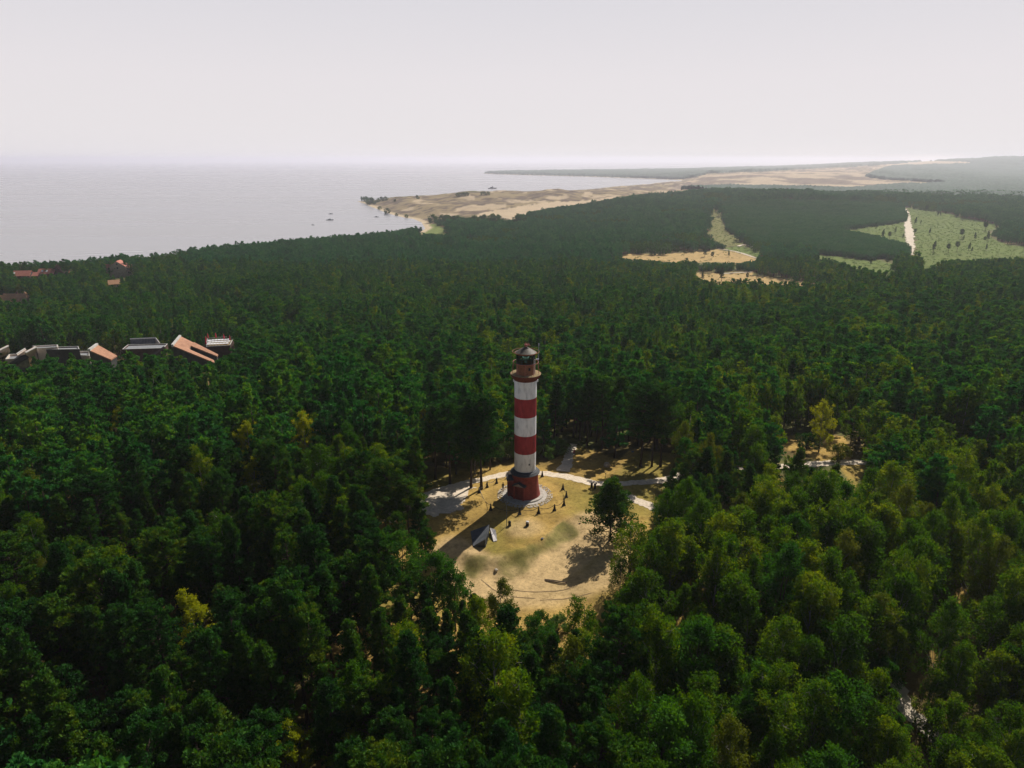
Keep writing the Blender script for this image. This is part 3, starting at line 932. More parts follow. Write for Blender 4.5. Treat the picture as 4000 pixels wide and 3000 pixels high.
for tx, ty, h, lab in ((1180, 1615, 13, 'golden yellow birch among dark pines left of the lighthouse, the largest of the yellow ones'),
                       (960, 1640, 12, 'golden birch beside the largest yellow birch'),
                       (980, 1790, 11, 'yellow topped birch below the pair of golden birches'),
                       (740, 2305, 12, 'bright yellow birch alone among the dark pines of the near slope'),
                       (3225, 1560, 12, 'yellow birch at the edge of the second clearing'),
                       (1130, 2840, 10, 'yellow green birch low on the near slope'),
                       (1650, 1575, 8, 'small yellow topped birch behind the tall pines'),
                       (450, 1590, 10, 'yellow topped birch among the pines beyond the near slope')):
    by_top('y0', tx, ty, h, lab)
at_px('shrubd', 3150, 1755, 3.6, 'dark round shrub on the grass of the second clearing')
at_px('shrub', 3275, 1800, 3.4, 'brownish shrub beside the path of the second clearing')
at_px('shrubg', 2180, 1768, 3.2, 'bright green shrub behind the lighthouse beside the dappled path')
at_px('shrubg', 1985, 1795, 3.4, 'bright yellow green shrub between the tall pines and the lighthouse')
at_px('shrubg', 2130, 1790, 2.6, 'low green shrub right behind the lighthouse tower')
at_px('shrubd', 2120, 2475, 2.8, 'dark green bush at the grassy lower end of the clearing')
at_px('shrubg', 2180, 2470, 2.2, 'bright green bush at the grassy lower end of the clearing')
at_px('shrubd', 2265, 1900, 1.0, 'small dark bush on the grass near the chain bollards') if False else None

# --- random forest positions -------------------------------------------
def in_gap(x, y, z, h, r):
    """would this tree hide ground that is open to view?"""
    bad = np.zeros(x.shape, bool)
    dist = np.hypot(x, y)
    for kz in (.02, .3, .6, .85, .99):
        for kx in (-.75, 0, .75):
            w = r * kx * (1 if .2 < kz < .9 else .25)
            px, py = proj(x + w, y, z + h * kz)
            for poly in (V_CLEAR, V_RIGHT, V_RIGHT2, V_GAP1, V_GAP2, V_GAP3, V_GAP4, V_GAP5):
                bad |= inpoly(px, py, poly) & (dist < 240)
            pz = proj(x + w, y, z + h * kz * 1.1)[1]
            bad |= inpoly(px, pz, V_CAMP) & (y < 279)
            for poly, ym in zip(V_HOUSES, (604, 606, 617, 484, 484, 540)): bad |= (inpoly(px, py, poly) | inpoly(px, pz, poly)) & (y > 260) & (y < ym)
            if kz > .5:
                for (x0, x1, y0, y1, ym) in PROTECT: bad |= (px > x0) & (px < x1) & (py > y0) & (py < y1) & (y < ym - .5)
            if kz < .9:
                px = px + (fbm(x / 18, y / 18, 91, 2) - .5) * 70; py = py + (fbm(x / 14, y / 14, 92, 2) - .5) * 12
                for poly in OPEN_FAR + [F_DUNE]: bad |= inpoly(px, py, poly) & (dist > 350)
    return bad


def jitter_grid(step, y0, y1, seed):
    rs = np.random.default_rng(seed)
    xm = y1 * .86 + 25
    gx = np.arange(-xm, xm, step); gy = np.arange(y0, y1, step)
    X, Y = np.meshgrid(gx, gy)
    X = X + (np.arange(len(gy)) % 2)[:, None] * step / 2
    X = X + rs.uniform(-.42, .42, X.shape) * step; Y = Y + rs.uniform(-.42, .42, Y.shape) * step
    X, Y = X.ravel(), Y.ravel()
    k = (np.abs(X) < Y * .83 + 22) & (Y >= y0)
    return X[k], Y[k], rs


def birch_share(x, y, px, py):
    n = fbm(x / 35, y / 35, 51, 3)
    s = .22 + .9 * (n - .5)
    s = s + .50 * sstep(2150, 2500, px) * sstep(1850, 2150, py) + .30 * sstep(2600, 3100, px) * sstep(1400, 1500, py)
    s = s + .14 * sstep(1500, 2000, py) - .16 * (1 - sstep(1500, 2100, px))
    far = np.hypot(x, y)
    s = np.where(far > 330, .07 + 1.6 * np.maximum(n - .56, 0) + .3 * sstep(2300, 2500, px) * sstep(3500, 3300, px) * (py < 1180) * (n > .42), s)
    return s


# nearest trees: individuals
X, Y, rs = jitter_grid(3.5, 34, 172, 101)
Z = H(X, Y)
hh = rs.uniform(8.5, 15.5, len(X)); hh *= .8 + .4 * fbm(X / 25, Y / 25, 61, 2)
ok = ~in_gap(X, Y, Z, hh, np.full(len(X), 2.2))
for fr_ in (.82, .66, .5, .36, .24):
    bad_ = np.nonzero(~ok)[0]
    good = ~in_gap(X[bad_], Y[bad_], Z[bad_], hh[bad_] * fr_, np.full(len(bad_), 2.2 * fr_ ** .6))
    hh[bad_[good]] *= fr_; ok[bad_[good]] = True
for sx, sy, sr in SPECIAL: ok &= np.hypot(X - sx, Y - sy) > sr + .6
ok &= np.hypot(X - LHX, Y - LHY) > 13
# thin the wood a little where the photograph shows sunny gaps
ok &= ~((fbm(X / 7, Y / 7, 77, 2) > .76) & (rs.uniform(size=len(X)) < .5))
X, Y, Z, hh = X[ok], Y[ok], Z[ok], hh[ok]
px, py = proj(X, Y, Z + hh * .8)
bs = birch_share(X, Y, px, py)
u = rs.uniform(size=len(X))
isb = u < bs
inview = (px > -60) & (px < 4060) & (py < 3080)
order = np.argsort(np.hypot(X, Y))
cnt = {'pine': 9 + 12, 'birch': 20}
STUFF = []          # (x, y, z, height, kind code, rs) left over for the mass
right_side = X > 6
for i in order:
    k = 'birch' if isb[i] else 'pine'
    if inview[i] and cnt[k] < 300:
        cnt[k] += 1
        front_ = Y[i] < 72
        where = ('on the near slope below the clearing' if front_ and abs(X[i]) < 22 else
                 'on the near slope' if front_ else
                 'in the wood behind the lighthouse clearing' if Y[i] > 118 else 'in the wood beside the lighthouse clearing')
        side = 'toward the village' if X[i] < -8 else ('toward the second clearing' if X[i] > 14 else '')
        if k == 'birch':
            q = random.random()
            if q < .04: key, look = 'o0', 'olive brown birch'
            elif q < .11: key, look = 'd0', None
            elif q < .15: key, look = 'd1', None
            else: key, look = random.choice(['b0', 'b1', 'b2', 'b3', 'b4']), 'yellow green birch'
            if look is None:
                lab = 'fresh green broad-leaved tree ' + where + ' ' + side
                place(key, X[i], Y[i], lab.strip(), 'broad-leaved trees ' + where + ' ' + side, hh[i] / TREES[key][2], slim=.85); continue
        else:
            key = random.choice(['p0', 'p1', 'p2', 'p3', 'p4', 'p5'])
            look = {'p1': 'pointed dark green pine', 'p4': 'pointed dark green pine', 'p2': 'flat topped dark green pine'}.get(key, 'rounded dark green pine')
        lab = (look + ' ' + where + ' ' + side).strip()
        place(key, X[i], Y[i], lab, lab, hh[i] / TREES[key][2], slim=random.uniform(.74, .98))
    else:
        STUFF.append((X[i], Y[i], Z[i], hh[i], 1 if isb[i] else 0))
print('individual trees', cnt, 'rest', len(STUFF))

# --- the mass: middle distance single trees, far clumps ------------------
MID = {}
def mid(key, geos, leaf, bark, h): MID[key] = (one_mesh(key, geos, leaf, bark), h)


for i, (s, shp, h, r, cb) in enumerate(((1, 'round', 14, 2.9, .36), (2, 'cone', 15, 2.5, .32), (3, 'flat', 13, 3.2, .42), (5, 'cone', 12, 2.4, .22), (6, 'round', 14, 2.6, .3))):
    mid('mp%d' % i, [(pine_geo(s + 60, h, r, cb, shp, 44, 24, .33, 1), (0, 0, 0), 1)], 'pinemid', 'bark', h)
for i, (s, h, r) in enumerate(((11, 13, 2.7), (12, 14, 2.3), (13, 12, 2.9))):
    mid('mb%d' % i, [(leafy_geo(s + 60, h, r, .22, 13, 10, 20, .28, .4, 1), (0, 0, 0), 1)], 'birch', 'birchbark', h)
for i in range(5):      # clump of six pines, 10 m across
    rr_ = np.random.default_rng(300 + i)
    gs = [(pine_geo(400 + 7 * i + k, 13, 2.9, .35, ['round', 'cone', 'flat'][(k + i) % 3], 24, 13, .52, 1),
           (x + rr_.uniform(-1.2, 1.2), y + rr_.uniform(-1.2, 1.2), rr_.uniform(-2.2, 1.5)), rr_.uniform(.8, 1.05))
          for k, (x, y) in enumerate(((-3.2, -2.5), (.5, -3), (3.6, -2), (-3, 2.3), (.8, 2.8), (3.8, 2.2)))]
    mid('fp%d' % i, gs, 'pinehaze', 'bark', 13)
rr_ = np.random.default_rng(350)
mid('fb0', [(leafy_geo(500 + k, 12, 2.8, .2, 9, 8, 12, .48, .3, 1), (x + rr_.uniform(-1, 1), y + rr_.uniform(-1, 1), rr_.uniform(-2, 1)), rr_.uniform(.75, 1.05))
            for k, (x, y) in enumerate(((-3.2, -2.5), (.5, -3), (3.6, -2), (-3, 2.3), (.8, 2.8), (3.8, 2.2)))], 'broad', 'birchbark', 12)
# dense young plantation: twelve small conical pines
mid('pl0', [(pine_geo(520 + k, 6, 1.7, .08, 'round', 13, 7, .62, 1), (2.6 * (k % 4) - 3.9 + .5 * (k % 3), 2.8 * (k // 4) - 2.8, 0), .9 + .03 * (k % 5)) for k in range(12)], 'pineyoung', 'bark', 6)
mid('yg0', [(leafy_geo(560 + k, 1.6, 1.1, .02, 3, 4, 8, .45, 0, 1), (random.uniform(-4, 4), random.uniform(-4, 4), -.1), random.uniform(.5, 1.1)) for k in range(9)], 'young', 'bark', 1.6)


def scatter(name, label, cat, pts):
    """ONE object: every point carries a tree. pts: list of (x, y, z, rz, scale, key)"""
    keys = sorted({p[5] for p in pts})
    v = np.array([p[:3] for p in pts])
    me = bpy.data.meshes.new(name); me.vertices.add(len(v)); me.vertices.foreach_set('co', v.astype(np.float32).ravel())
    a = me.attributes.new('which', 'INT', 'POINT'); a.data.foreach_set('value', np.array([keys.index(p[5]) for p in pts], np.int32))
    a = me.attributes.new('turn', 'FLOAT_VECTOR', 'POINT')
    a.data.foreach_set('vector', np.array([(0, 0, p[3]) for p in pts], np.float32).ravel())
    a = me.attributes.new('size', 'FLOAT_VECTOR', 'POINT')
    a.data.foreach_set('vector', np.array([(p[4] * .93, p[4] * .93, p[4] * random.uniform(.9, 1.12)) for p in pts], np.float32).ravel())
    me.update()
    o = link(name, me)
    ng = bpy.data.node_groups.new(name, 'GeometryNodeTree')
    ng.interface.new_socket('Geometry', in_out='INPUT', socket_type='NodeSocketGeometry')
    ng.interface.new_socket('Geometry', in_out='OUTPUT', socket_type='NodeSocketGeometry')
    gi = ng.nodes.new('NodeGroupInput'); go = ng.nodes.new('NodeGroupOutput'); jn = ng.nodes.new('GeometryNodeJoinGeometry')
    def attr(nm, t):
        n = ng.nodes.new('GeometryNodeInputNamedAttribute'); n.data_type = t; n.inputs['Name'].default_value = nm; return n
    wh = attr('which', 'INT'); tu = attr('turn', 'FLOAT_VECTOR'); sz = attr('size', 'FLOAT_VECTOR')
    for k, key in enumerate(keys):
        cmpn = ng.nodes.new('FunctionNodeCompare'); cmpn.data_type = 'INT'; cmpn.operation = 'EQUAL'
        ins = [s for s in cmpn.inputs if s.type == 'INT']
        ng.links.new(wh.outputs['Attribute'], ins[0]); ins[1].default_value = k
        oi = ng.nodes.new('GeometryNodeObjectInfo'); oi.inputs['Object'].default_value = MID[key][0]; oi.inputs['As Instance'].default_value = True
        ip = ng.nodes.new('GeometryNodeInstanceOnPoints')
        ng.links.new(gi.outputs[0], ip.inputs['Points']); ng.links.new(cmpn.outputs[0], ip.inputs['Selection'])
        ng.links.new(oi.outputs['Geometry'], ip.inputs['Instance'])
        ng.links.new(tu.outputs['Attribute'], ip.inputs['Rotation']); ng.links.new(sz.outputs['Attribute'], ip.inputs['Scale'])
        ng.links.new(ip.outputs[0], jn.inputs[0])
    ng.links.new(jn.outputs[0], go.inputs[0])
    md = o.modifiers.new('scatter', 'NODES'); md.node_group = ng
    tag(o, label, cat, None, 'stuff')
    return o


mass_p = []; mass_b = []
for x, y, z, h, b in STUFF:
    if b: k = random.choice(['mb0', 'mb1', 'mb2']); mass_b.append((x, y, z, random.uniform(0, 6.28), h / MID[k][1], k))
    else: k = random.choice(['mp0', 'mp1', 'mp2', 'mp3', 'mp4']); mass_p.append((x, y, z, random.uniform(0, 6.28), h / MID[k][1], k))
# 172 .. 560 m
X, Y, rs = jitter_grid(4.1, 172, 620, 102)
Z = H(X, Y); hh = rs.uniform(8.5, 16, len(X)) * (.78 + .44 * fbm(X / 40, Y / 40, 62, 2))
sd = shore_d(X, Y)
ok = (sd > 6) & ~in_gap(X, Y, Z, hh, np.full(len(X), 2.4))
for sx, sy, sr in SPECIAL: ok &= np.hypot(X - sx, Y - sy) > sr + 1
ok &= ~((fbm(X / 9, Y / 9, 78, 2) > .74))
X, Y, Z, hh = X[ok], Y[ok], Z[ok], hh[ok]
px, py = proj(X, Y, Z + hh)
isb = rs.uniform(size=len(X)) < birch_share(X, Y, px, py)
for i in range(len(X)):
    if isb[i]: k = random.choice(['mb0', 'mb1', 'mb2']); mass_b.append((X[i], Y[i], Z[i], random.uniform(0, 6.28), hh[i] / MID[k][1], k))
    else: k = random.choice(['mp0', 'mp1', 'mp2', 'mp3', 'mp4']); mass_p.append((X[i], Y[i], Z[i], random.uniform(0, 6.28), hh[i] / MID[k][1], k))
print('mid', len(X))
# 620 .. 2100 m in clumps; the plantation
X, Y, rs = jitter_grid(9.5, 615, 2050, 103)
Z = H(X, Y); sd = shore_d(X, Y); px, py = proj(X, Y, Z + 3)
inplant = inpoly(px, py, F_PLANT)
hh = rs.uniform(.8, 1.1, len(X)) * (.8 + .4 * fbm(X / 120, Y / 120, 63, 3))
tallok = ~in_gap(X, Y, Z, hh * 14.5 * np.where(inplant, .4, 1), np.full(len(X), 5.0))
lowok = ~in_gap(X, Y, Z, np.full(len(X), 5.0), np.full(len(X), 4.0)) & ~tallok
ok = (sd > 9) & (tallok | lowok)
tilt = (fbm(X / 300, Y / 300, 64, 3) > .55)
# nothing grows on the open dunes beyond the wood
duneland = (py < np.interp(px, [1400, 1660, 1700, 1850, 1990, 2060, 2180, 2300, 2400, 2500, 2640, 2850, 3100, 3300, 3480],
                           [700, 905, 865, 850, 868, 832, 812, 797, 778, 765, 755, 740, 747, 753, 700])) & (px < 3480)
ok &= ~duneland
X, Y, Z, hh, inplant, px, py, lowok = [q[ok] for q in (X, Y, Z, hh, inplant, px, py, lowok)]
nb = fbm(X / 70, Y / 70, 52, 3)
for i in range(len(X)):
    if inplant[i]: continue
    if lowok[i]: mass_p.append((X[i], Y[i], Z[i], random.uniform(0, 6.28), random.uniform(.7, .95), 'pl0')); continue
    low = 1.0
    if 1650 < px[i] < 2060 and Y[i] > 1050: low = .8
    edge = (2330 < px[i] < 3420) and (1030 < py[i] < 1150) and Y[i] > 560
    if nb[i] > (.52 if edge else .66): mass_b.append((X[i], Y[i], Z[i] - .5, random.uniform(0, 6.28), hh[i] * low, 'fb0'))
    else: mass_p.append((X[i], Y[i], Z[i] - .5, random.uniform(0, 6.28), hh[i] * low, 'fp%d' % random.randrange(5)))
print('far clumps', len(X))
X, Y, rs = jitter_grid(8.0, 700, 1800, 104)
Z = H(X, Y); px, py = proj(X, Y, Z + 2)
k_ = inpoly(px, py, F_PLANT)
plant = [(X[i], Y[i], Z[i], random.choice((0, .1, 3.2)), random.uniform(.85, 1.1), 'pl0') for i in np.nonzero(k_)[0]]
X, Y, rs = jitter_grid(9.0, 500, 1600, 105)
Z = H(X, Y); px, py = proj(X, Y, Z)
k_ = np.zeros(len(X), bool)
for poly in (F_GREEN1, F_GREEN2, F_GREEN3, F_GREEN4, F_STRIP): k_ |= inpoly(px, py, poly)
k2 = np.zeros(len(X), bool)
for poly in (F_SAND1, F_SAND2): k2 |= inpoly(px, py, poly)
k_ |= k2 & (rs.uniform(size=len(X)) < .3)
young = [(X[i], Y[i], Z[i], random.uniform(0, 6.28), random.uniform(.3, .55), 'yg0') for i in np.nonzero(k_)[0]]
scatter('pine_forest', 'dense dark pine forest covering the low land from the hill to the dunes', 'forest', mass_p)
scatter('birch_woodland', 'lighter green birches mixed through the far pine forest', 'woodland', mass_b)
scatter('pine_plantation', 'even dark carpet of closely planted young pines on the far slope', 'plantation', plant)
scatter('young_growth', 'low light green saplings covering the far clearings', 'saplings', young)

# far forest beyond two kilometres: one rough canopy sheet
def canopy():
    ang = np.radians(np.arange(-8, 41, .09)); rr = [1980.0]
    while rr[-1] < 9500: rr.append(rr[-1] * (1.0035 if rr[-1] < 4500 else 1.007))
    A, RR = np.meshgrid(ang, np.array(rr)); x = RR * np.sin(A); y = RR * np.cos(A)
    g = H(x, y); px, py = proj(x, y, g)
    sd = shore_d(x, y)
    wood = (sd > 14) & ~inpoly(px, py, F_DUNE) & ~inpoly(px, py, [(3480, 640), (3620, 627), (3790, 632), (3790, 640), (3500, 650), (3400, 662)])
    wood &= ~((px < 3300) & (y < 3600) & (y > 1900) & (px > 1900) & (py < 760) & (px < 2660))
    hgt = 8 + 7 * np.random.default_rng(9).uniform(size=x.shape) + 6 * (fbm(x / 60, y / 60, 81, 3) - .5)
    z = np.where(wood, g + hgt, g - 6)
    v = np.stack([x, y, z], -1).reshape(-1, 3)
    idx = np.arange(x.size).reshape(x.shape)
    q = wood[:-1, :-1] | wood[1:, :-1] | wood[:-1, 1:] | wood[1:, 1:]
    f = np.stack([idx[:-1, :-1], idx[:-1, 1:], idx[1:, 1:], idx[1:, :-1]], -1)[q]
    o = link('far_forest', np_mesh('far_forest', v, f, M['farwood']))
    tag(o, 'hazy blue pine forest stretching to the hills on the horizon', 'forest', None, 'stuff')


M['farwood'] = mat_noise('far_pine_canopy', (.014, .046, .034), (.028, .075, .048), .03, .9, detail=8)
canopy()

# lone dark pines standing in the young plantation
for i, (a, b) in enumerate([(1740, 302), (1797, 320), (1810, 318), (1832, 318), (1688, 360), (1715, 357), (1685, 412), (1630, 428), (1532, 425), (1565, 432),
                            (1593, 402), (1757, 405), (1912, 430), (1918, 440), (1976, 433), (2020, 447), (2038, 437), (1945, 485), (1890, 487), (2030, 482),
                            (1775, 490), (1848, 497), (2022, 358), (2030, 373), (2024, 392), (1555, 548), (1475, 555), (713, 528), (680, 515), (795, 515),
                            (884, 630), (668, 628), (760, 632), (932, 470), (1130, 640), (1960, 492)]):
    g = G(2200 + .8137 * a, 580 + .8137 * (b + 5))
    place('p4' if i % 3 else 'p2', g.x, g.y, 'small dark pine standing alone in the far light green plantation' if i < 27 else 'small dark pine standing on the far dry clearing',
          'lone pines in the far green plantation' if i < 27 else 'lone pines on the far dry clearing', random.uniform(.45, .8) if i % 4 else .95)
# willow clumps and single shrubs on the dune shore
for i, (a, b, s) in enumerate([(700, 500, 4.6), (718, 498, 4.0), (760, 482, 2.8), (790, 474, 3.0), (820, 470, 2.8), (675, 496, 2.4)]):
    g = G(1100 + .4973 * a, 550 + .4973 * b)
    place('shrubd', g.x, g.y, 'dark tree cluster at the tip of the sandy headland', 'trees at the tip of the headland', s, name='shrub')
for i, (a, b, s, l) in enumerate([(768, 540, 2.0, 'small dark shrub on the headland beach nearest its tip'), (832, 572, 3.0, 'dark shrub by the water below the headland slope'),
                                  (902, 590, 1.5, 'small shrub by the water between the beach bend and the headland'), (980, 604, 1.8, 'shrub at the inner end of the headland beach'),
                                  (1068, 458, 2.6, 'dark bush on the crest of the headland'), (890, 478, 1.6, 'low bush behind the headland tip')]):
    g = G(1100 + .4973 * a, 550 + .4973 * b)
    place('shrubd', g.x, g.y, l, None, s)
for i, (a, b) in enumerate([(1380, 434), (1400, 432), (1420, 430), (1440, 430), (1460, 428), (1575, 424), (1600, 423), (1625, 422)]):
    g = G(1100 + .4973 * a, 550 + .4973 * (b + 2))
    place('shrubd', g.x, g.y, 'distant dark tree on the skyline of the sandy headland', 'trees on the headland skyline', 2.2, name='shrub')
rs = np.random.default_rng(88)
for i in range(34):      # rounded willows between beach and wood
    a = rs.uniform(1170, 1950); b = rs.uniform(612, 655) + (a - 1170) * .05
    g = G(1100 + .4973 * a, 550 + .4973 * b)
    place('shrubd' if i % 3 else 'shrubg', g.x, g.y, 'rounded blue green willow in the thicket below the dune', 'willow thicket below the dune', rs.uniform(2.4, 4.2) * (1 if i % 3 else .7), name='shrub')

# grass tufts on the lawn: one object
def tufts():
    rs = np.random.default_rng(5)
    n = 60000
    X = rs.uniform(-30, 48, n); Y = rs.uniform(58, 140, n)
    px, py = proj(X, Y, H(X, Y))
    bd = segdist(X, Y, BANK[1:-1]); fr = Y < np.interp(X, [b[0] for b in BANK], [b[1] for b in BANK]) + 2.0
    n1 = fbm(X / 7, Y / 7, 31, 4); n2 = fbm(X / 2.5, Y / 2.5, 99, 3)
    weed = (bd < 2.0 + (n1 - .5) * 4) & fr & (n2 > .40)
    k = (inpoly(px, py, V_CLEAR) | inpoly(px, py, V_RIGHT)) & (np.hypot(X - LHX, Y - LHY) > 5.2)
    k &= weed | (n1 + .35 * rs.uniform(size=n) > .66)
    X, Y, weed = X[k], Y[k], weed[k]
    Z = H(X, Y)
    hh = np.where(weed, rs.uniform(.05, .17, len(X)), rs.uniform(.03, .08, len(X)))
    vs = []; fs = []; mi = []
    for i in range(len(X)):
        for q in range(0 if weed[i] else 2):
            a = rs.uniform(0, 6.28); w = hh[i] * .5; ox, oy = rs.normal(0, hh[i] * .5, 2)
            c_, s_ = math.cos(a) * w, math.sin(a) * w; lx, ly = rs.normal(0, hh[i] * .4, 2)
            b0 = len(vs)
            vs += [(X[i] + ox - c_, Y[i] + oy - s_, Z[i] - .02), (X[i] + ox + c_, Y[i] + oy + s_, Z[i] - .02), (X[i] + ox + lx, Y[i] + oy + ly, Z[i] + hh[i])]
            fs.append((b0, b0 + 1, b0 + 2)); mi.append(1 if weed[i] and rs.uniform() < .35 else 0)
    me = np_mesh('grass', np.array(vs), np.array(fs), [M['drygrass'], M['weed']])
    me.polygons.foreach_set('material_index', np.array(mi, np.int32))
    tag(link('grass', me), 'dry straw coloured grass and dark green weeds of the lighthouse clearing', 'grass', None, 'stuff')


M['drygrass'] = mat_noise('dry_grass', (.22, .16, .06), (.46, .34, .16), .8, .9, c3=(.16, .18, .04))
M['weed'] = mat_noise('weeds', (.09, .12, .025), (.20, .20, .05), .8, .9)
tufts()
# ------------------------------------------------------------------ lighthouse
M['white'] = mat_noise('white_paint', (.52, .52, .54), (.80, .80, .81), 2.2, .75, .15, detail=12, c3=(.86, .86, .87), squash=.28)
M['red'] = mat_noise('red_paint', (.21, .018, .024), (.38, .035, .04), 2.2, .6, .1, detail=12, squash=.28)
M['slate'] = mat_noise('slate', (.028, .033, .04), (.065, .072, .085), 3, .7, .3)
M['rust'] = mat_noise('rusty_metal', (.13, .045, .02), (.26, .10, .045), 3, .7, .1, c3=(.20, .08, .04))
M['gallery'] = mat_noise('gallery_paint', (.09, .018, .014), (.15, .035, .02), 3, .8, .1)
M['deck'] = mat_noise('gallery_deck', (.17, .12, .06), (.30, .22, .11), 2, .9)
M['copper'] = mat_noise('lantern_roof', (.045, .04, .03), (.10, .09, .07), 3.5, .6, .1)
M['iron'] = mat_noise('black_iron', (.008, .010, .012), (.025, .027, .03), 8, .5, .1)
M['concrete'] = mat_noise('concrete', (.34, .31, .27), (.52, .48, .43), 1.6, .9, .2)
M['stone'] = mat_noise('rubble_stone', (.30, .26, .20), (.56, .50, .42), 2.4, .9, .5)
M['shadeconc'] = mat_noise('weathered_concrete', (.09, .10, .12), (.19, .20, .22), 1.2, .9, .2)
M['railred'] = mat_noise('red_rail_paint', (.34, .08, .06), (.45, .16, .12), 4, .6)


def mat_brick():
    m, nt, b = newmat('red_brick')
    g = N(nt, 'ShaderNodeNewGeometry'); sx = N(nt, 'ShaderNodeSeparateXYZ')
    tc = N(nt, 'ShaderNodeTexCoord'); nt.links.new(tc.outputs['Object'], sx.inputs[0])
    at = N(nt, 'ShaderNodeMath', operation='ARCTAN2'); nt.links.new(sx.outputs['Y'], at.inputs[0]); nt.links.new(sx.outputs['X'], at.inputs[1])
    mu = N(nt, 'ShaderNodeMath', operation='MULTIPLY'); nt.links.new(at.outputs[0], mu.inputs[0]); mu.inputs[1].default_value = 2.6
    cb = N(nt, 'ShaderNodeCombineXYZ'); nt.links.new(mu.outputs[0], cb.inputs[0]); nt.links.new(sx.outputs['Z'], cb.inputs[1])
    br = N(nt, 'ShaderNodeTexBrick'); nt.links.new(cb.outputs[0], br.inputs['Vector'])
    br.inputs['Scale'].default_value = 1; br.inputs['Brick Width'].default_value = .26; br.inputs['Row Height'].default_value = .085
    br.inputs['Mortar Size'].default_value = .008
    br.inputs['Color1'].default_value = (.24, .03, .022, 1); br.inputs['Color2'].default_value = (.31, .05, .035, 1); br.inputs['Mortar'].default_value = (.26, .08, .06, 1)
    n = N(nt, 'ShaderNodeTexNoise'); n.inputs['Scale'].default_value = 1.3; n.inputs['Detail'].default_value = 6
    nt.links.new(tc.outputs['Object'], n.inputs['Vector'])
    rp = ramp(nt, [(.3, (.65, .6, .55)), (.65, (1.1, 1.1, 1.1))], n.outputs['Fac'])
    mx = N(nt, 'ShaderNodeMix', data_type='RGBA', blend_type='MULTIPLY'); mx.inputs[0].default_value = 1
    nt.links.new(br.outputs['Color'], mx.inputs[6]); nt.links.new(rp.outputs['Color'], mx.inputs[7]); nt.links.new(mx.outputs[2], b.inputs['Base Color'])
    b.inputs['Roughness'].default_value = .85
    return m


M['brick'] = mat_brick()


def mat_glass(name='lantern_glass', c=(.55, .75, .7)):
    m, nt, b = newmat(name)
    gl = N(nt, 'ShaderNodeBsdfGlossy'); gl.inputs['Roughness'].default_value = .03; gl.inputs['Color'].default_value = (.9, .95, .95, 1)
    tr = N(nt, 'ShaderNodeBsdfTransparent'); tr.inputs['Color'].default_value = (*c, 1)
    fr = N(nt, 'ShaderNodeFresnel'); fr.inputs['IOR'].default_value = 1.5
    mx = N(nt, 'ShaderNodeMixShader'); nt.links.new(fr.outputs[0], mx.inputs[0]); nt.links.new(tr.outputs[0], mx.inputs[1]); nt.links.new(gl.outputs[0], mx.inputs[2])
    nt.links.new(mx.outputs[0], nt.nodes['Material Output'].inputs['Surface'])
    return m


M['glass'] = mat_glass()


def zf(py, r, px=2051):
    a, b, c = ray(px, py)
    return CZ + c * (LHY - r) / b - 51.0


LX, LY = LHX, LHY
lh = empty('lighthouse', (LX, LY, 51.0)); lh.scale = (1.02, 1.02, 1)
tag(lh, 'tall round red and white banded lighthouse with a brick base and rusty lantern room', 'lighthouse')
z_base_top = zf(1866, 2.5); z_shaft0 = zf(1848, 1.9); z_slab0 = zf(1476, 2.59) - 1.05
b1, b2, b3, b4 = zf(1562, 1.88), zf(1635, 1.88), zf(1707, 1.88), zf(1777.5, 1.88)
mb = MB()      # brick base, flared
prof = []
for k in range(15):
    t = k / 14
    prof.append((2.32 + .42 * (1 - t) ** 2.2, .32 + (z_base_top - .12 - .32) * t))
mb.lathe(prof + [(2.42, z_base_top - .1), (2.42, z_base_top + .05)], 64)
mb.build('base', M['brick'], lh, True)
mb = MB(); mb.lathe([(2.60, z_base_top + .02), (2.62, z_base_top + .12), (2.35, z_base_top + .12 + (z_shaft0 - z_base_top - .1) * .45), (2.33, z_base_top + .18 + (z_shaft0 - z_base_top - .1) * .45),
                     (2.08, z_shaft0 - .05), (2.06, z_shaft0), (1.85, z_shaft0 + .07)], 64)
mb.build('skirt_roof', M['slate'], lh)
mb = MB()
bands = [(z_base_top, b4, 0), (b4, b3, 1), (b3, b2, 0), (b2, b1, 1), (b1, z_slab0, 0)]
for z0, z1, mi in bands:
    mb.mi = mi; ks = [z0 + (z1 - z0) * k / 6 for k in range(7)]
    mb.lathe([(1.885, z) for z in ks], 72)
mb.mi = 0
mb.lathe([(1.885, z_slab0 - .62), (1.93, z_slab0 - .60), (1.93, z_slab0 - .52), (1.885, z_slab0 - .50)], 72)
for a in (0, 180, 90, 270):
    a = R(a - 3)
    mb.box((1.98 * math.cos(a), 1.98 * math.sin(a), z_slab0 - .26), (.28, .28, .4), a)
mb.build('tower_shaft', [M['white'], M['red']], lh, True)
mb = MB()
for (a, z) in ((250, b4 - 4.0), (292, b4 - 1.9), (240, b4 - 4.6)):
    a = R(a); mb.box((1.885 * math.cos(a), 1.885 * math.sin(a), z), (.05, .28, .34), a)
mb.build('vent', M['shadeconc'], lh)
zg = zf(1476, 2.59)
mb = MB(); mb.lathe([(1.84, z_slab0 - .05), (1.95, z_slab0 - .03), (2.12, z_slab0 + .2), (2.42, z_slab0 + .55), (2.58, z_slab0 + .85), (2.60, zg)], 72)
mb.build('gallery', M['gallery'], lh, True)
mb = MB(); mb.lathe([(2.60, zg + .003), (2.52, zg + .05), (.2, zg + .07)], 72); mb.build('gallery_deck', M['deck'], lh)
zd0, zd1 = zg + .05, zf(1426, 1.57); ze = zf(1390, 1.77); zap = zf(1360, 0) + .28
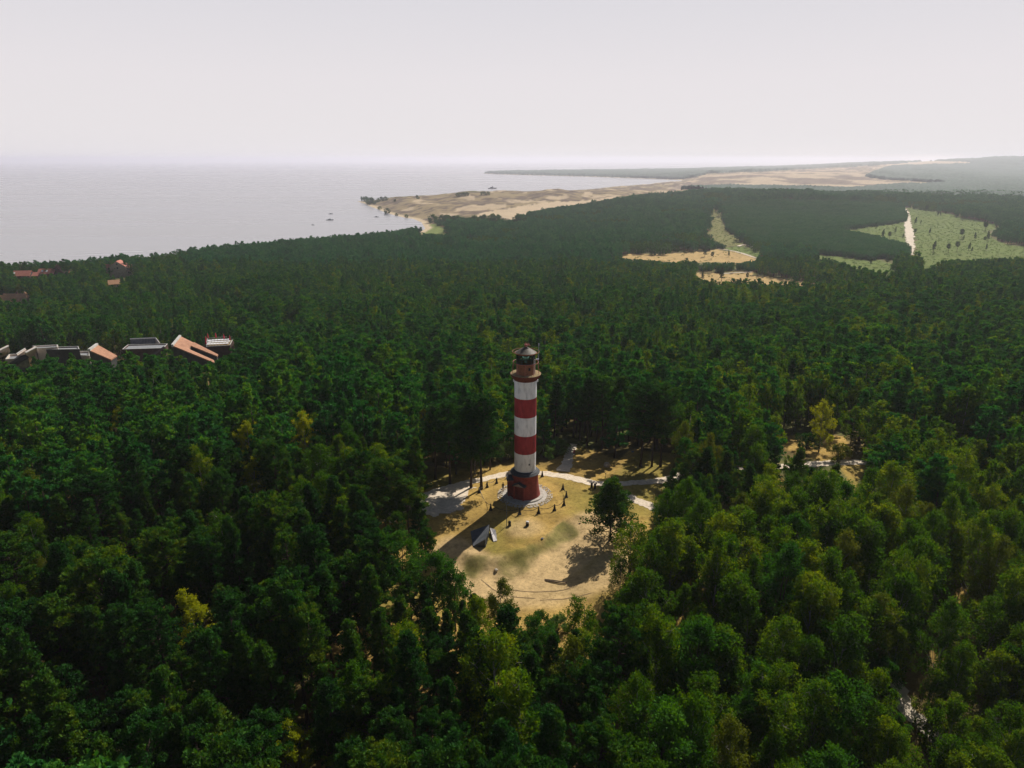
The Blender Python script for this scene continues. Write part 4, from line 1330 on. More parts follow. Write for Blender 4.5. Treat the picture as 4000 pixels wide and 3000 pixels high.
mb = MB(); mb.lathe([(1.62, zd0), (1.57, zd0 + .1), (1.57, zd1 - .08)], 48); drum = mb.build('lantern_drum', M['rust'], lh, True)
mb = MB()
a = R(292); mb.box((1.59 * math.cos(a), 1.59 * math.sin(a), (zd0 + zd1) / 2 + .15), (.06, .34, .5), a)
mb.build('hatch', M['iron'], drum)
mb = MB(); mb.lathe([(1.60, zd1 - .1), (1.64, zd1 - .06), (1.64, zd1 + .04), (1.55, zd1 + .06)], 48)
for k in range(12):
    a = 2 * math.pi * k / 12 + .1
    mb.tube([(1.56 * math.cos(a), 1.56 * math.sin(a), zd1), (1.56 * math.cos(a), 1.56 * math.sin(a), ze + .05)], .035, 5)
mb.ring(1.56, (zd1 + ze) / 2, .025); mb.ring(1.57, ze - .05, .06)
mb.build('glazing_frame', M['slate'], lh)
mb = MB(); mb.lathe([(1.545, zd1 + .05), (1.545, ze)], 48); mb.build('glazing', M['glass'], lh)
mb = MB(); mb.lathe([(.02, zd1), (.30, zd1), (.26, zd1 + .35), (.50, zd1 + .5), (.60, zd1 + .85), (.50, zd1 + 1.25), (.02, zd1 + 1.4)], 24)
mb.build('lens', M['glassy'] if 'glassy' in M else mat_noise('lens_glass', (.5, .6, .5), (.7, .8, .7), 6, .1, metal=.6), lh, True)
mb = MB(); mb.lathe([(1.55, ze + .02), (1.80, ze), (1.82, ze + .10), (1.70, ze + .16), (1.05, ze + .16 + (zap - ze - .16) * .46), (.35, zap - .14), (.2, zap), (.01, zap + .02)], 48)
roof = mb.build('lantern_roof', M['copper'], lh, True)
mb = MB(); mb.ring(1.81, ze + .07, .075); mb.build('roof_rim', M['rust'], roof)
kf = (zf(1343, 0) - zap) / .95
mb = MB(); mb.lathe([(.16, zap - .1), (.16, zap + .35 * kf), (.26, zap + .42 * kf), (.30, zap + .62 * kf), (.2, zap + .85 * kf), (.05, zap + .95 * kf)], 16)
mb.tube([(0, 0, zap + .9 * kf), (0, 0, zap + 1.6 * kf)], .03, 5); mb.tube([(-.25, 0, zap + 1.15 * kf), (.45, .05, zap + 1.2 * kf)], .025, 4)
mb.box((.38, .05, zap + .72 * kf), (.5, .12, .14), .2); mb.box((.42, 0, zap + .25 * kf), (.75, .08, .06), .1)
mb.build('finial', M['railred'], roof)
for nm, r_, zz, mt in (('upper_rail', 2.22, ze + .28, 'rust'), ('lower_rail', 2.14, zd0 + 2.0, 'railred')):
    mb = MB(); mb.ring(r_, zz, .045, 56)
    for k in range(10):
        a = 2 * math.pi * k / 10 + .25
        c_, s_ = math.cos(a), math.sin(a)
        if nm == 'upper_rail':
            if k % 2: mb.tube([(r_ * c_, r_ * s_, zz), (1.8 * c_, 1.8 * s_, ze + .08)], .025, 4)
        else: mb.tube([(r_ * c_, r_ * s_, zz), (2.35 * c_, 2.35 * s_, zg + .06)], .03, 4)
    mb.build(nm, M[mt], lh)
mb = MB()
for s in (-.2, .2):
    a = R(328); ta = Vector((-math.sin(a), math.cos(a), 0)) * s
    p = Vector((1.72 * math.cos(a), 1.72 * math.sin(a), 0)) + ta
    mb.tube([p + Vector((0, 0, zd0)), p + Vector((0, 0, ze - .9))], .035, 5)
for k in range(8):
    z = zd0 + .3 + k * .34
    mb.tube([Vector((1.72 * math.cos(a), 1.72 * math.sin(a), z)) - ta, Vector((1.72 * math.cos(a), 1.72 * math.sin(a), z)) + ta], .02, 4)
mb.build('ladder', mat_noise('pale_metal', (.5, .47, .4), (.68, .65, .58), 4, .5), lh)
mb = MB()      # aerials on the railing
mb.tube([(2.1, -.3, zd0 + 2.0), (2.15, -.3, ze + 1.4)], .025, 5); mb.tube([(2.15, -.3, ze + 1.35), (2.15, -.3, ze + 1.75)], .06, 6)
mb.box((1.95, -.5, ze - .95), (.5, .2, .16), .3)
mb.build('aerial', mat_noise('aerial_grey', (.35, .42, .5), (.6, .65, .7), 3, .5), lh)
# entrance hood on the near side and the porch on the path side
for (az, out_, wd, nm) in ((R(246), 2.75, 2.0, 'entrance'), (R(186), 3.1, 1.7, 'porch')):
    T = Matrix.Rotation(az, 4, 'Z')
    hgt = z_base_top - 1.75 if nm == 'entrance' else z_base_top - 1.15
    mb = MB()
    if nm == 'entrance':
        for s in (-1, 1): mb.box((out_ - .35, s * (wd / 2 - .14), .3 + (hgt - .3) / 2), (.9, .26, hgt - .3), 0, T)
    else: mb.box((out_ - .75, 0, .3 + (hgt - .3) / 2), (1.5, wd - .1, hgt - .3), 0, T)
    part_ = mb.build(nm, M['brick'], lh)
    mb = MB()
    mb.box((out_ - (.55 if nm == 'entrance' else 0), 0, .3 + 1.1), (.06 if nm != 'entrance' else .3, .95, 2.2), 0, T)
    dd = mb.build('door', mat_noise('dark_door_' + nm, (.02, .02, .02), (.045, .04, .035), 3, .6), part_)
    mb = MB(); e = out_ + .25; w2 = wd / 2 + .2; r_h = .62
    i_ = 1.7
    top = [(i_, -w2, hgt), (e, -w2, hgt), (e, 0, hgt + r_h), (i_, 0, hgt + r_h)]
    mb.add([T @ Vector(p) for p in top] + [T @ (Vector(p) + Vector((0, 0, .12))) for p in top],
           [(0, 1, 2, 3), (4, 7, 6, 5), (0, 4, 5, 1), (1, 5, 6, 2), (3, 2, 6, 7), (0, 3, 7, 4)])
    top = [(i_, w2, hgt), (e, w2, hgt), (e, 0, hgt + r_h), (i_, 0, hgt + r_h)]
    mb.add([T @ Vector(p) for p in top] + [T @ (Vector(p) + Vector((0, 0, .12))) for p in top],
           [(0, 3, 2, 1), (4, 5, 6, 7), (0, 1, 5, 4), (1, 2, 6, 5), (3, 7, 6, 2), (0, 4, 7, 3)])
    mb.build('hood_roof', M['slate'], part_)
    mb = MB()
    q = [T @ Vector(p) for p in ((e - .12, -w2 + .15, hgt), (e - .12, w2 - .15, hgt), (e - .12, 0, hgt + r_h - .1))]
    q2 = [p - (T @ Vector((.12, 0, 0))) for p in q]
    mb.add(q + q2, [(0, 1, 2), (5, 4, 3), (0, 3, 4, 1), (1, 4, 5, 2), (2, 5, 3, 0)])
    mb.build('pediment', mat_noise('pediment_' + nm, (.30, .22, .19), (.44, .34, .29), 3, .8), part_)
for (r0, r1, z1, nm, mt) in ((0, 3.32, .32, 'plinth', 'concrete'), (3.32, 3.98, .10, 'apron', 'concrete')):
    mb = MB(); mb.lathe([(r1 + .02, -.25), (r1, z1 - .03), (r1 - .03, z1), (max(r0 - .05, .1), z1 + .004)], 72); mb.build(nm, M[mt], lh)
mb = MB(); rs = np.random.default_rng(3)      # ring of rubble stones
for ring_ in range(3):
    n_ = 42 + ring_ * 5
    for k in range(n_):
        a = 2 * math.pi * (k + .3 * rs.uniform(-1, 1)) / n_; rr = 4.15 + ring_ * .33 + rs.uniform(-.05, .05)
        s = .25 + .06 * rs.uniform(-1, 1)
        if ring_ == 2 and rs.uniform() < .25: continue
        mb.box((rr * math.cos(a), rr * math.sin(a), .02 + rs.uniform(-.02, .02)), (s * 1.1, s * 1.9, .14), a + rs.uniform(-.15, .15), taper=.82)
mb.build('stone_apron', M['stone'], lh)

# ------------------------------------------------------------------ chain fence
M['chain'] = M['iron']
BOL = [(2030, 2008), (2104, 2004), (2166, 1994), (2203, 1974), (2212, 1942), (2199, 1912), (2118, 1862), (1984, 1868), (1940, 1889), (1903, 1904), (1872, 1925), (1917, 1992)]
names = ['standing in the lighthouse shadow', 'nearest the two memorial stones', 'in front of the rubble stone ring', 'on the bend of the chain toward the lone pine',
         'closest to the lone pine', 'beside the dark grass shade near the path', 'hidden close behind the lighthouse base', 'beside the porch of the lighthouse',
         'behind the walking person', 'at the foot of the tall pine pair', 'in the shade of the tall pine pair', 'left alone between pine shade and lighthouse shadow']
pts_b = []
bm0 = MB()
bm0.box((0, 0, .06), (.62, .62, .12)); bm0.lathe([(.27, .1), (.20, .5), (.12, 1.0), (.085, 1.12)], 14)
bol_me = None
bs_me = None
for i, (a, b) in enumerate(BOL):
    g = G(a, b)
    o = empty('bollard', g, 0, .95)
    if bol_me is None:
        body = bm0.build('body', M['iron'], o, True); bol_me = body.data
        kb = MB(); kb.lathe([(.01, 1.30), (.07, 1.27), (.10, 1.2), (.07, 1.12), (.01, 1.11)], 12); knob = kb.build('knob', M['iron'], o, True); kn_me = knob.data
    else:
        link('body', bol_me, o); link('knob', kn_me, o)
    tag(o, 'black conical iron bollard ' + names[i], 'bollard', 'bollards of the chain fence')
    pts_b.append(Vector(g) + Vector((0, 0, 1.08)))
n = len(pts_b)
for i in range(n):
    p, q = pts_b[i], pts_b[(i + 1) % n]
    if i in (5, 6): continue
    L = (q - p).length; sag = .12 * L + .15
    pp = [p.lerp(q, k / 14) - Vector((0, 0, sag * 4 * (k / 14) * (1 - k / 14))) for k in range(15)]
    mb = MB()
    for k in range(14):
        c_ = (pp[k] + pp[k + 1]) / 2
        mb.tube([pp[k].lerp(pp[k + 1], -.08), pp[k].lerp(pp[k + 1], .5), pp[k].lerp(pp[k + 1], 1.08)], [.035, .05, .035], 5)
    o = mb.build('chain', M['iron'])
    tag(o, 'black chain sagging from the bollard ' + names[i], 'chain', 'chains of the fence')

# ------------------------------------------------------------------ things on the lawn
g = G(1979, 2055)
o = empty('sign_pole', g); tag(o, 'thin grey pole standing at the edge of the lighthouse shadow', 'pole')
mb = MB(); mb.tube([(0, 0, -.1), (0, 0, 2.6), (.01, 0, 6.2)], [.06, .055, .03], 8); mb.build('mast', M['shadeconc'], o)
mb = MB(); mb.lathe([(.09, 2.55), (.09, 2.7)], 10); mb.lathe([(.001, 6.2), (.06, 6.24), (.001, 6.3)], 8); mb.build('fitting', M['iron'], o)
g = G(1990.5, 2054)
o = empty('memorial_stone', g, .2); tag(o, 'squat black memorial stone beside the thin pole', 'memorial stone')
mb = MB(); mb.box((0, 0, .28), (.44, .40, .6), taper=.92); mb.build('pedestal', M['iron'], o)
mb = MB(); mb.lathe([(.25, .56), (.26, .72), (.2, .86), (.01, .95)], 12); mb.build('cap', M['iron'], o, True)
g = G(2060, 2054)
o = empty('memorial_stone', g, -.1); tag(o, 'dark stone pedestal with a pale rounded top on the lawn', 'memorial stone')
mb = MB(); mb.box((0, 0, .3), (.52, .42, .66), taper=.95); mb.build('pedestal', M['iron'], o)
mb = MB(); mb.box((0, 0, .74), (.56, .46, .24), taper=.7); mb.build('cap', mat_noise('pale_stone', (.5, .48, .5), (.7, .68, .68), 3, .8), o)
for (a, b, l) in ((2311, 1905.5, 'stout dark post beside the path, the one nearer the lighthouse'), (2323.5, 1909.5, 'stout dark post beside the path, the one nearer the lone pine')):
    g = G(a, b)
    o = empty('path_post', g, .3); tag(o, l, 'post', 'pair of posts beside the path')
    mb = MB(); mb.box((0, 0, .5), (.36, .26, 1.1)); mb.build('shaft', M['iron'], o)
    mb = MB(); mb.box((.12, 0, 1.02), (.5, .30, .1), 0); mb.build('cap', M['slate'], o)
for (a, b, l) in ((2365.5, 1867.5, 'thin waymark post standing on the grass beside the path fork'), (1858, 1868, 'thin waymark post on the shaded grass behind the tall pines')):
    g = G(a, b)
    o = empty('waymark_post', g); tag(o, l, 'post')
    mb = MB(); mb.tube([(0, 0, -.1), (0, 0, .95)], .05, 6); mb.build('shaft', M['bark'], o)
    mb = MB(); mb.box((0, 0, .95), (.2, .08, .16), .3); mb.build('plate', M['slate'], o)


def rock(px_, py_, s, mat, label, seed, name='rock', flat=.6):
    rs = np.random.default_rng(seed); import bmesh
    g = G(px_, py_)
    bm = bmesh.new(); bmesh.ops.create_icosphere(bm, subdivisions=2, radius=1)
    for v in bm.verts:
        k = 1 + .25 * (rs.uniform() - .5); v.co = Vector((v.co.x * s * k, v.co.y * s * .8 * k, v.co.z * s * flat * k))
    me = bpy.data.meshes.new(name); bm.to_mesh(me); bm.free(); me.materials.append(mat)
    o = link(name, me); o.location = g + Vector((0, 0, s * flat * .45)); o.rotation_euler.z = seed
    return tag(o, label, 'rock')


rock(2371, 1822, .75, M['stone'], 'pale boulder with a dark shaded side under the pines behind the path fork', 3, flat=.85)
rock(2471, 1766, .35, M['shadeconc'], 'small dark stone on the grass between the far pines', 4)
rock(1938, 2229, .35, M['stone'], 'pale stone on the sandy ground below the weedy bank', 5, flat=.7)
rock(2264, 2046, .18, M['bark'], 'little brown stump on the lawn near the lone pine', 6)
rock(2118, 2105, .25, M['shadeconc'], 'grey stone half buried in the weedy bank', 7)
mb = MB(); p, q = G(2440, 2046), G(2462, 2058); d = (q - p).normalized()
mb.tube([p + Vector((0, 0, .12)), q + Vector((0, 0, .12))], .14, 6)
tag(mb.build('plank', mat_noise('grey_plank', (.36, .35, .33), (.55, .53, .5), 3, .8)), 'pale grey plank lying on the grass between the lone pine and the weeping birches', 'plank')
M['logwood'] = mat_noise('log_wood', (.09, .07, .05), (.18, .14, .10), 3, .9)
for (p_, q_, l) in (((2127, 2265), (2214, 2277), 'long dark log lying on the sandy ground, the upper one of two'), ((2129, 2268.5), (2210, 2283.5), 'long dark log lying on the sandy ground, the lower one of two')):
    p, q = G(*p_) + Vector((0, 0, .1)), G(*q_) + Vector((0, 0, .12))
    mb = MB(); mb.tube([p, p.lerp(q, .33) + Vector((0, .03, .01)), p.lerp(q, .66), q], [.06, .08, .09, .09], 8)
    tag(mb.build('log', M['logwood']), l, 'log', 'two logs on the sand')
# sunken concrete shelter
o = empty('concrete_shelter', G(1900, 2125)); tag(o, 'low wedge shaped concrete shelter crossed by the lighthouse shadow', 'shelter')
inv = Matrix.Translation(-Vector(o.location))
zb = Hf(*W(1897, 2136, 50.8))
A = P(1911, 2049, zb + 1.45); D = P(1897, 2105, zb + 1.5); E = P(1838, 2075, zb + .25); F = P(1848, 2134, zb + .08); Mi = P(1870, 2080, zb + 1.35)
mb = MB()
vs = [A, D, F, E]; low = [Vector((p.x, p.y, zb - .8)) for p in vs]
mb.add([inv @ p for p in vs + low], [(0, 3, 2, 1), (4, 5, 6, 7), (0, 1, 5, 4), (1, 2, 6, 5), (2, 3, 7, 6), (3, 0, 4, 7)])
mb.build('sloping_slab', mat_noise('shaded_concrete', (.05, .06, .07), (.12, .13, .15), 1.2, .9, .2), o)  # concrete darkened and blued: the tower's shade is put into the colour
mb = MB(); dn = (D - A); sd_v = Vector((dn.y, -dn.x, 0)).normalized() * .06
c1 = A.lerp(D, .45) + sd_v * -1; c2 = A.lerp(D, .8) + sd_v * -1
mb.prism([inv @ (c1 + Vector((0, 0, -.35))), inv @ (c2 + Vector((0, 0, -.3))), inv @ (c2 + sd_v * 2.2 + Vector((0, 0, -.3))), inv @ (c1 + sd_v * 2.2 + Vector((0, 0, -.35)))], 1.5)
mb.build('doorway', M['iron'], o)
mb = MB()
zz = [zb + .95, zb + .95, zb + .12, zb + .12]
top = [P(1914, 2061, zz[0]), P(1936, 2069, zz[1]), P(1942, 2111, zz[2]), P(1928, 2115, zz[3])]
mb.prism([inv @ p for p in top], 0, zb - .8 - o.location.z); mb.build('wing_wall', mat_noise('sunlit_concrete', (.52, .49, .48), (.72, .68, .66), 2, .9), o)  # paler copy of the concrete, sunlight on this wall put into the colour


# ------------------------------------------------------------------ people
def mat_person(name, bands_):
    m, nt, b = newmat(name)
    tc = N(nt, 'ShaderNodeTexCoord'); sx = N(nt, 'ShaderNodeSeparateXYZ'); nt.links.new(tc.outputs['Object'], sx.inputs[0])
    dv = N(nt, 'ShaderNodeMath', operation='DIVIDE'); nt.links.new(sx.outputs['Z'], dv.inputs[0]); dv.inputs[1].default_value = 1.9
    r = ramp(nt, bands_, dv.outputs[0]); r.color_ramp.interpolation = 'CONSTANT'
    nt.links.new(r.outputs['Color'], b.inputs['Base Color']); b.inputs['Roughness'].default_value = .8
    return m


def person(px_, py_, rz, label, mat, hair, stride=.12, bend=0.0, armf=.15):
    g = G(px_, py_)
    V = [(0, 0, .95), (0, 0, 1.12), (0, .0 + bend * .3, 1.32), (0, bend * .55, 1.46), (0, bend * .62, 1.54), (0, bend * .75 + .02, 1.66), (0, bend * .78 + .02, 1.76),
         (-.09, 0, .90), (-.10, stride, .50), (-.10, stride * .9, .09), (-.10, stride * .9 + .14, .04),
         (.09, 0, .90), (.10, -stride * .6, .50), (.10, -stride * 1.3, .10), (.10, -stride * 1.3 + .14, .04),
         (-.19, bend * .5, 1.42), (-.24, bend * .5 - armf * .5, 1.15), (-.24, bend * .5 + armf * .4, .92), (-.24, bend * .5 + armf * .5, .82),
         (.19, bend * .5, 1.42), (.24, bend * .5 + armf * .5, 1.15), (.23, bend * .5 + armf * 1.2, .94), (.23, bend * .5 + armf * 1.4, .85)]
    E_ = [(0, 1), (1, 2), (2, 3), (3, 4), (4, 5), (5, 6), (0, 7), (7, 8), (8, 9), (9, 10), (0, 11), (11, 12), (12, 13), (13, 14),
          (3, 15), (15, 16), (16, 17), (17, 18), (3, 19), (19, 20), (20, 21), (21, 22)]
    Rd = [.14, .13, .15, .11, .055, .09, .07, .10, .065, .045, .035, .10, .065, .045, .035, .06, .045, .035, .035, .06, .045, .035, .035]
    me = bpy.data.meshes.new('person'); me.from_pydata(V, E_, []); me.update()
    o = bpy.data.objects.new('person', me); col.objects.link(o)
    sk_ = o.modifiers.new('skin', 'SKIN'); su = o.modifiers.new('smooth', 'SUBSURF'); su.levels = 1; su.render_levels = 1
    for i, r_ in enumerate(Rd):
        me.skin_vertices[0].data[i].radius = (r_, r_ * .8 if i < 4 else r_)
    me.skin_vertices[0].data[0].use_root = True
    me.materials.append(mat)
    o.location = g; o.rotation_euler.z = rz
    tag(o, label, 'person')
    mb = MB(); mb.lathe([(.01, 1.80), (.075, 1.775), (.105, 1.71), (.10, 1.64)], 10, (0, bend * .78 - .01, 0)); mb.build('hair', hair, o, True)
    return o


hair = mat_noise('dark_hair', (.02, .015, .01), (.05, .035, .02), 5, .7)
skin_c = (.45, .28, .2)
person(1965, 1918, R(20), 'person in dark clothes and dark hair standing on the sunny lawn beside the lighthouse porch',
       mat_person('dark_clothes', [(0, (.03, .04, .14)), (.05, (.35, .22, .16)), (.24, (.015, .018, .022)), (.80, skin_c)]), hair)
person(1984, 1926, R(-110), 'person in dark clothes with a pale bag leaning by the lighthouse entrance',
       mat_person('dark_clothes_b', [(0, (.03, .03, .04)), (.48, (.02, .02, .03)), (.80, skin_c)]), hair, .05, .2)
person(2242, 1783, R(60), 'person in a crimson top on the shaded path behind the lighthouse',
       mat_person('red_clothes', [(0, (.03, .03, .05)), (.47, (.45, .02, .06)), (.80, skin_c)]), hair, .2)

# ------------------------------------------------------------------ boats
M['hull'] = mat_noise('dark_hull', (.03, .045, .07), (.06, .08, .11), 2, .4)
M['boatwhite'] = mat_noise('boat_white', (.35, .38, .42), (.5, .52, .55), 1, .5)


def boat(px_, py_, L, rz, label, kind_=0):
    g = P(px_, py_, 0.0)
    o = empty('motor_boat', g, rz); tag(o, label, 'boat')
    mb = MB(); n = 9; vs = []
    for i in range(n):
        t = i / (n - 1); x = (t - .5) * L; w_ = .16 * L * (1 - max(0, t - .55) ** 2 * 4.7) ; w_ = max(w_, .02); sh = L * (.075 + .05 * t * t)
        vs += [(x, -w_, sh), (x, -w_ * .75, -.2), (x, w_ * .75, -.2), (x, w_, sh)]
    fs = []
    for i in range(n - 1):
        for k in range(3): fs.append((4 * i + k, 4 * i + 4 + k, 4 * i + 5 + k, 4 * i + 1 + k))
        fs.append((4 * i + 3, 4 * i + 7, 4 * i + 4, 4 * i))
    fs += [(0, 1, 2, 3), (4 * n - 4, 4 * n - 1, 4 * n - 2, 4 * n - 3)]
    mb.add(vs, fs); mb.build('hull', M['hull'], o)
    mb = MB(); mb.box((-.05 * L, 0, L * .13), (.42 * L, .2 * L, L * .11), taper=.82)
    if kind_: mb.box((.02 * L, 0, L * .21), (.2 * L, .15 * L, L * .07), taper=.8)
    cb_ = mb.build('cabin', M['boatwhite'] if kind_ != 2 else M['hull'], o)
    mb = MB(); mb.box((-.05 * L, 0, L * .14), (.30 * L, .205 * L, L * .035)); mb.build('window', M['iron'], cb_)
    mb = MB(); mb.tube([(0, 0, L * .18), (0, 0, L * (.34 if kind_ else .24))], .06, 5); mb.build('mast', M['hull'], o)


boat(1289, 860, 13, .1, 'largest dark motor boat anchored off the bay, nearest the open water', 1)
boat(1292, 836, 9, .2, 'dark motor boat just beyond the largest one')
boat(1222, 879, 6, 2.9, 'small motor boat nearest the wooded shore and farthest from the beach')
boat(1471, 848, 9, .05, 'flat dark motor boat between the open water and the headland beach')
boat(1508, 840, 9, .1, 'dark motor boat close to the shrubs of the headland shore')
boat(1923, 737, 34, .0, 'long distant ship on the bay behind the dune headland', 2)
for (pts, w_) in (([(0, 898), (400, 886), (800, 875), (1200, 869)], 3.0), ([(0, 945), (400, 916), (800, 895), (1150, 881)], 2.4)):
    pass

# ------------------------------------------------------------------ modern red roofed complex on the slope
M['tile'] = mat_noise('red_roof_tiles', (.30, .145, .085), (.42, .22, .135), .9, .8, .3, detail=10, bscale=5)
M['pinktile'] = mat_noise('pink_roof_tiles', (.40, .14, .10), (.50, .20, .15), .8, .8, .2)
M['orangetile'] = mat_noise('orange_roof_tiles', (.48, .25, .14), (.60, .34, .20), .8, .8, .2)
M['darkwall'] = mat_noise('dark_wall', (.03, .035, .035), (.07, .07, .065), .8, .8)
M['plaster'] = mat_noise('pale_plaster', (.50, .42, .36), (.66, .57, .50), 1.2, .9)
M['rimwhite'] = mat_noise('pale_coping', (.38, .38, .36), (.55, .55, .52), 1, .8)
M['gravelroof'] = mat_noise('gravel_roof', (.18, .19, .21), (.28, .29, .31), 2, .9)
M['tan'] = mat_noise('tan_stone_wall', (.26, .23, .17), (.40, .35, .27), 1, .9)
M['brownwall'] = mat_noise('brown_timber_wall', (.05, .03, .025), (.10, .055, .04), 1, .8)
M['window'] = mat_noise('window_glass', (.03, .04, .05), (.10, .12, .14), .6, .15, spec=.8)


def wedge(name, label, cat, corners, wall, roofm, edge=None, group=None, thick=.5, wins=0):
    """building under one sloping roof; corners: (px, py, z) round the roof"""
    top = [P(*c_) for c_ in corners]
    cx = sum(p.x for p in top) / len(top); cy = sum(p.y for p in top) / len(top)
    gz = min(Hf(p.x, p.y) for p in top) - 1
    o = empty(name, (cx, cy, gz)); tag(o, label, cat, group)
    T = Vector((cx, cy, gz)); cen = Vector((cx, cy, 0))
    ins = [Vector((cx + (p.x - cx) * .96, cy + (p.y - cy) * .96, p.z - thick)) for p in top]
    mb = MB(); mb.prism([p - T for p in ins], 0, 0); wl = mb.build('wall', wall, o)
    mb = MB(); mb.prism([p - T for p in top], thick - .02); rf = mb.build('roof', roofm, o)
    if edge is not None:
        for (i, j) in edge:
            mb = MB(); p, q = top[i] - T, top[j] - T; inw = (Vector((0, 0, 0)) - (p + q) / 2); inw.z = 0; inw.normalize()
            mb.prism([p - inw * .15 + Vector((0, 0, .25)), q - inw * .15 + Vector((0, 0, .25)), q + inw * .7 + Vector((0, 0, .25)), p + inw * .7 + Vector((0, 0, .25))], .9)
            mb.build('coping', M['rimwhite'], rf)
    if wins:
        p, q = ins[-1] - T, ins[0] - T           # wall facing the camera
        d = (q - p); nrm = Vector((d.y, -d.x, 0)).normalized()
        if (nrm.y > 0): nrm = -nrm
        for k in range(wins):
            c_ = p.lerp(q, (k + .6) / (wins + .2))
            mb = MB(); mb.box((c_.x + nrm.x * .05, c_.y + nrm.y * .05, c_.z - 3.2), (1.3, .12, 3.2), math.atan2(d.y, d.x)); mb.build('window', M['window'], wl)
    return o, T, top


wedge('sloping_roof_building', 'largest modern building with a long sloping red tiled roof ending in two prongs', 'building',
      [(701, 1311, 43.0), (756, 1338, 40.6), (743, 1352, 40.2), (739, 1359, 40.0), (745, 1366, 39.6), (835, 1406, 35.6), (839, 1417, 35.2), (670, 1348, 43.0)], M['darkwall'], M['tile'], [(0, 7)], wins=5)
wedge('roof_wing', 'narrow red tiled roof prong beside the largest sloping roof', 'building',
      [(757, 1336, 40.6), (852, 1384, 36.2), (848, 1391, 36.0), (745, 1350, 40.2)], M['darkwall'], M['tile'])
wedge('sloping_roof_building', 'smaller modern building with one sloping red tiled roof', 'building',
      [(376, 1343, 40.5), (457, 1389, 36.0), (433, 1404, 35.8), (344, 1366, 40.5)], M['darkwall'], M['tile'], [(0, 3)], wins=3)
wedge('lean_to_building', 'dark red roofed annex leaning against the largest sloping roof', 'building',
      [(640, 1352, 39.5), (646, 1358, 39.5), (600, 1390, 35.5), (592, 1384, 35.5)], M['darkwall'], M['brownwall'])


def flat_block(name, label, corners, z, wall, hpar=.9, group=None, th=.45, base=None, floor=None):
    top = [P(a, b, z) for a, b in corners]
    cx = sum(p.x for p in top) / len(top); cy = sum(p.y for p in top) / len(top)
    gz = min(Hf(p.x, p.y) for p in top) - 1
    T = Vector((cx, cy, gz)); o = empty(name, T); tag(o, label, 'building', group)
    mb = MB(); mb.prism([p - T - Vector((0, 0, hpar)) for p in top], 0, 0); mb.build('wall', wall, o)
    ins = [Vector((cx + (p.x - cx) * .93, cy + (p.y - cy) * .93, p.z - hpar + .02)) for p in top]
    mb = MB(); mb.prism([p - T for p in ins], .015); mb.build('roof', M['gravelroof'] if floor is None else floor, o)
    n = len(top)
    for i in range(n):
        p, q = top[i] - T, top[(i + 1) % n] - T
        d = (q - p); d.z = 0; L = d.length; d.normalize(); nn = Vector((-d.y, d.x, 0))
        if nn.dot((p + q) / 2) > 0: nn = -nn
        mb = MB(); mb.mi = 0
        mb.prism([p + d * (.0 if i % 2 else th), q - d * (.0 if i % 2 else th), q - d * (0 if i % 2 else th) + nn * th, p + d * (0 if i % 2 else th) + nn * th], hpar + .1)
        pr = mb.build('parapet', [wall], o)
        mb = MB(); up = Vector((0, 0, .12)); e0 = p + d * (.0 if i % 2 else th) + up; e1 = q - d * (.0 if i % 2 else th) + up
        mb.prism([e0, e1, e1 + nn * (th * .6), e0 + nn * (th * .6)], .11); mb.build('coping', M['rimwhite'], pr)
    return o, T, top


flat_block('flat_roofed_building', 'flat roofed grey building beside the largest sloping roof', [(477, 1365), (499, 1347), (655, 1343), (640, 1360)], 36.5, M['brownwall'], .3)
flat_block('flat_roofed_building', 'long flat roofed building with a dark wall near the sail shaped wall', [(145, 1361), (128, 1352), (226, 1347), (225, 1356)], 37.5, M['plaster'], .4)
flat_block('flat_roofed_building', 'long low dark walled building between the sail wall and the smaller sloping roof', [(140, 1366), (138, 1359), (306, 1353), (310, 1364)], 36.8, M['darkwall'], .35)
flat_block('flat_roofed_building', 'low terrace block next to the smaller sloping roof', [(290, 1386), (310, 1372), (352, 1372), (350, 1390)], 33.5, M['plaster'], .6)
flat_block('flat_roofed_building', 'pale flat building at the village end of the complex', [(20, 1404), (35, 1384), (98, 1382), (90, 1400)], 33.5, M['plaster'], .7)


def slab_wall(name, label, pts, mat, th=.6):
    """free standing wall: outline points (px, py, z) given round its face"""
    f_ = [P(*c_) for c_ in pts]; T = Vector((sum(p.x for p in f_) / len(f_), sum(p.y for p in f_) / len(f_), min(p.z for p in f_)))
    n_ = len(f_); nrm = ((f_[1] - f_[0]).cross(f_[2] - f_[0])).normalized() * th
    if nrm.y < 0: nrm = -nrm
    o = empty(name, T); tag(o, label, 'wall')
    mb = MB(); mb.add([p - T for p in f_] + [p - T + nrm for p in f_], [tuple(range(n_)), tuple(range(2 * n_ - 1, n_ - 1, -1))] + [(i, (i + 1) % n_, n_ + (i + 1) % n_, n_ + i) for i in range(n_)])
    wl = mb.build('wall', mat, o)
    mb = MB()
    mb.tube([f_[0] - T + Vector((0, 0, .1)), f_[1] - T + Vector((0, 0, .1))], .28, 4); mb.build('coping', M['rimwhite'], o)


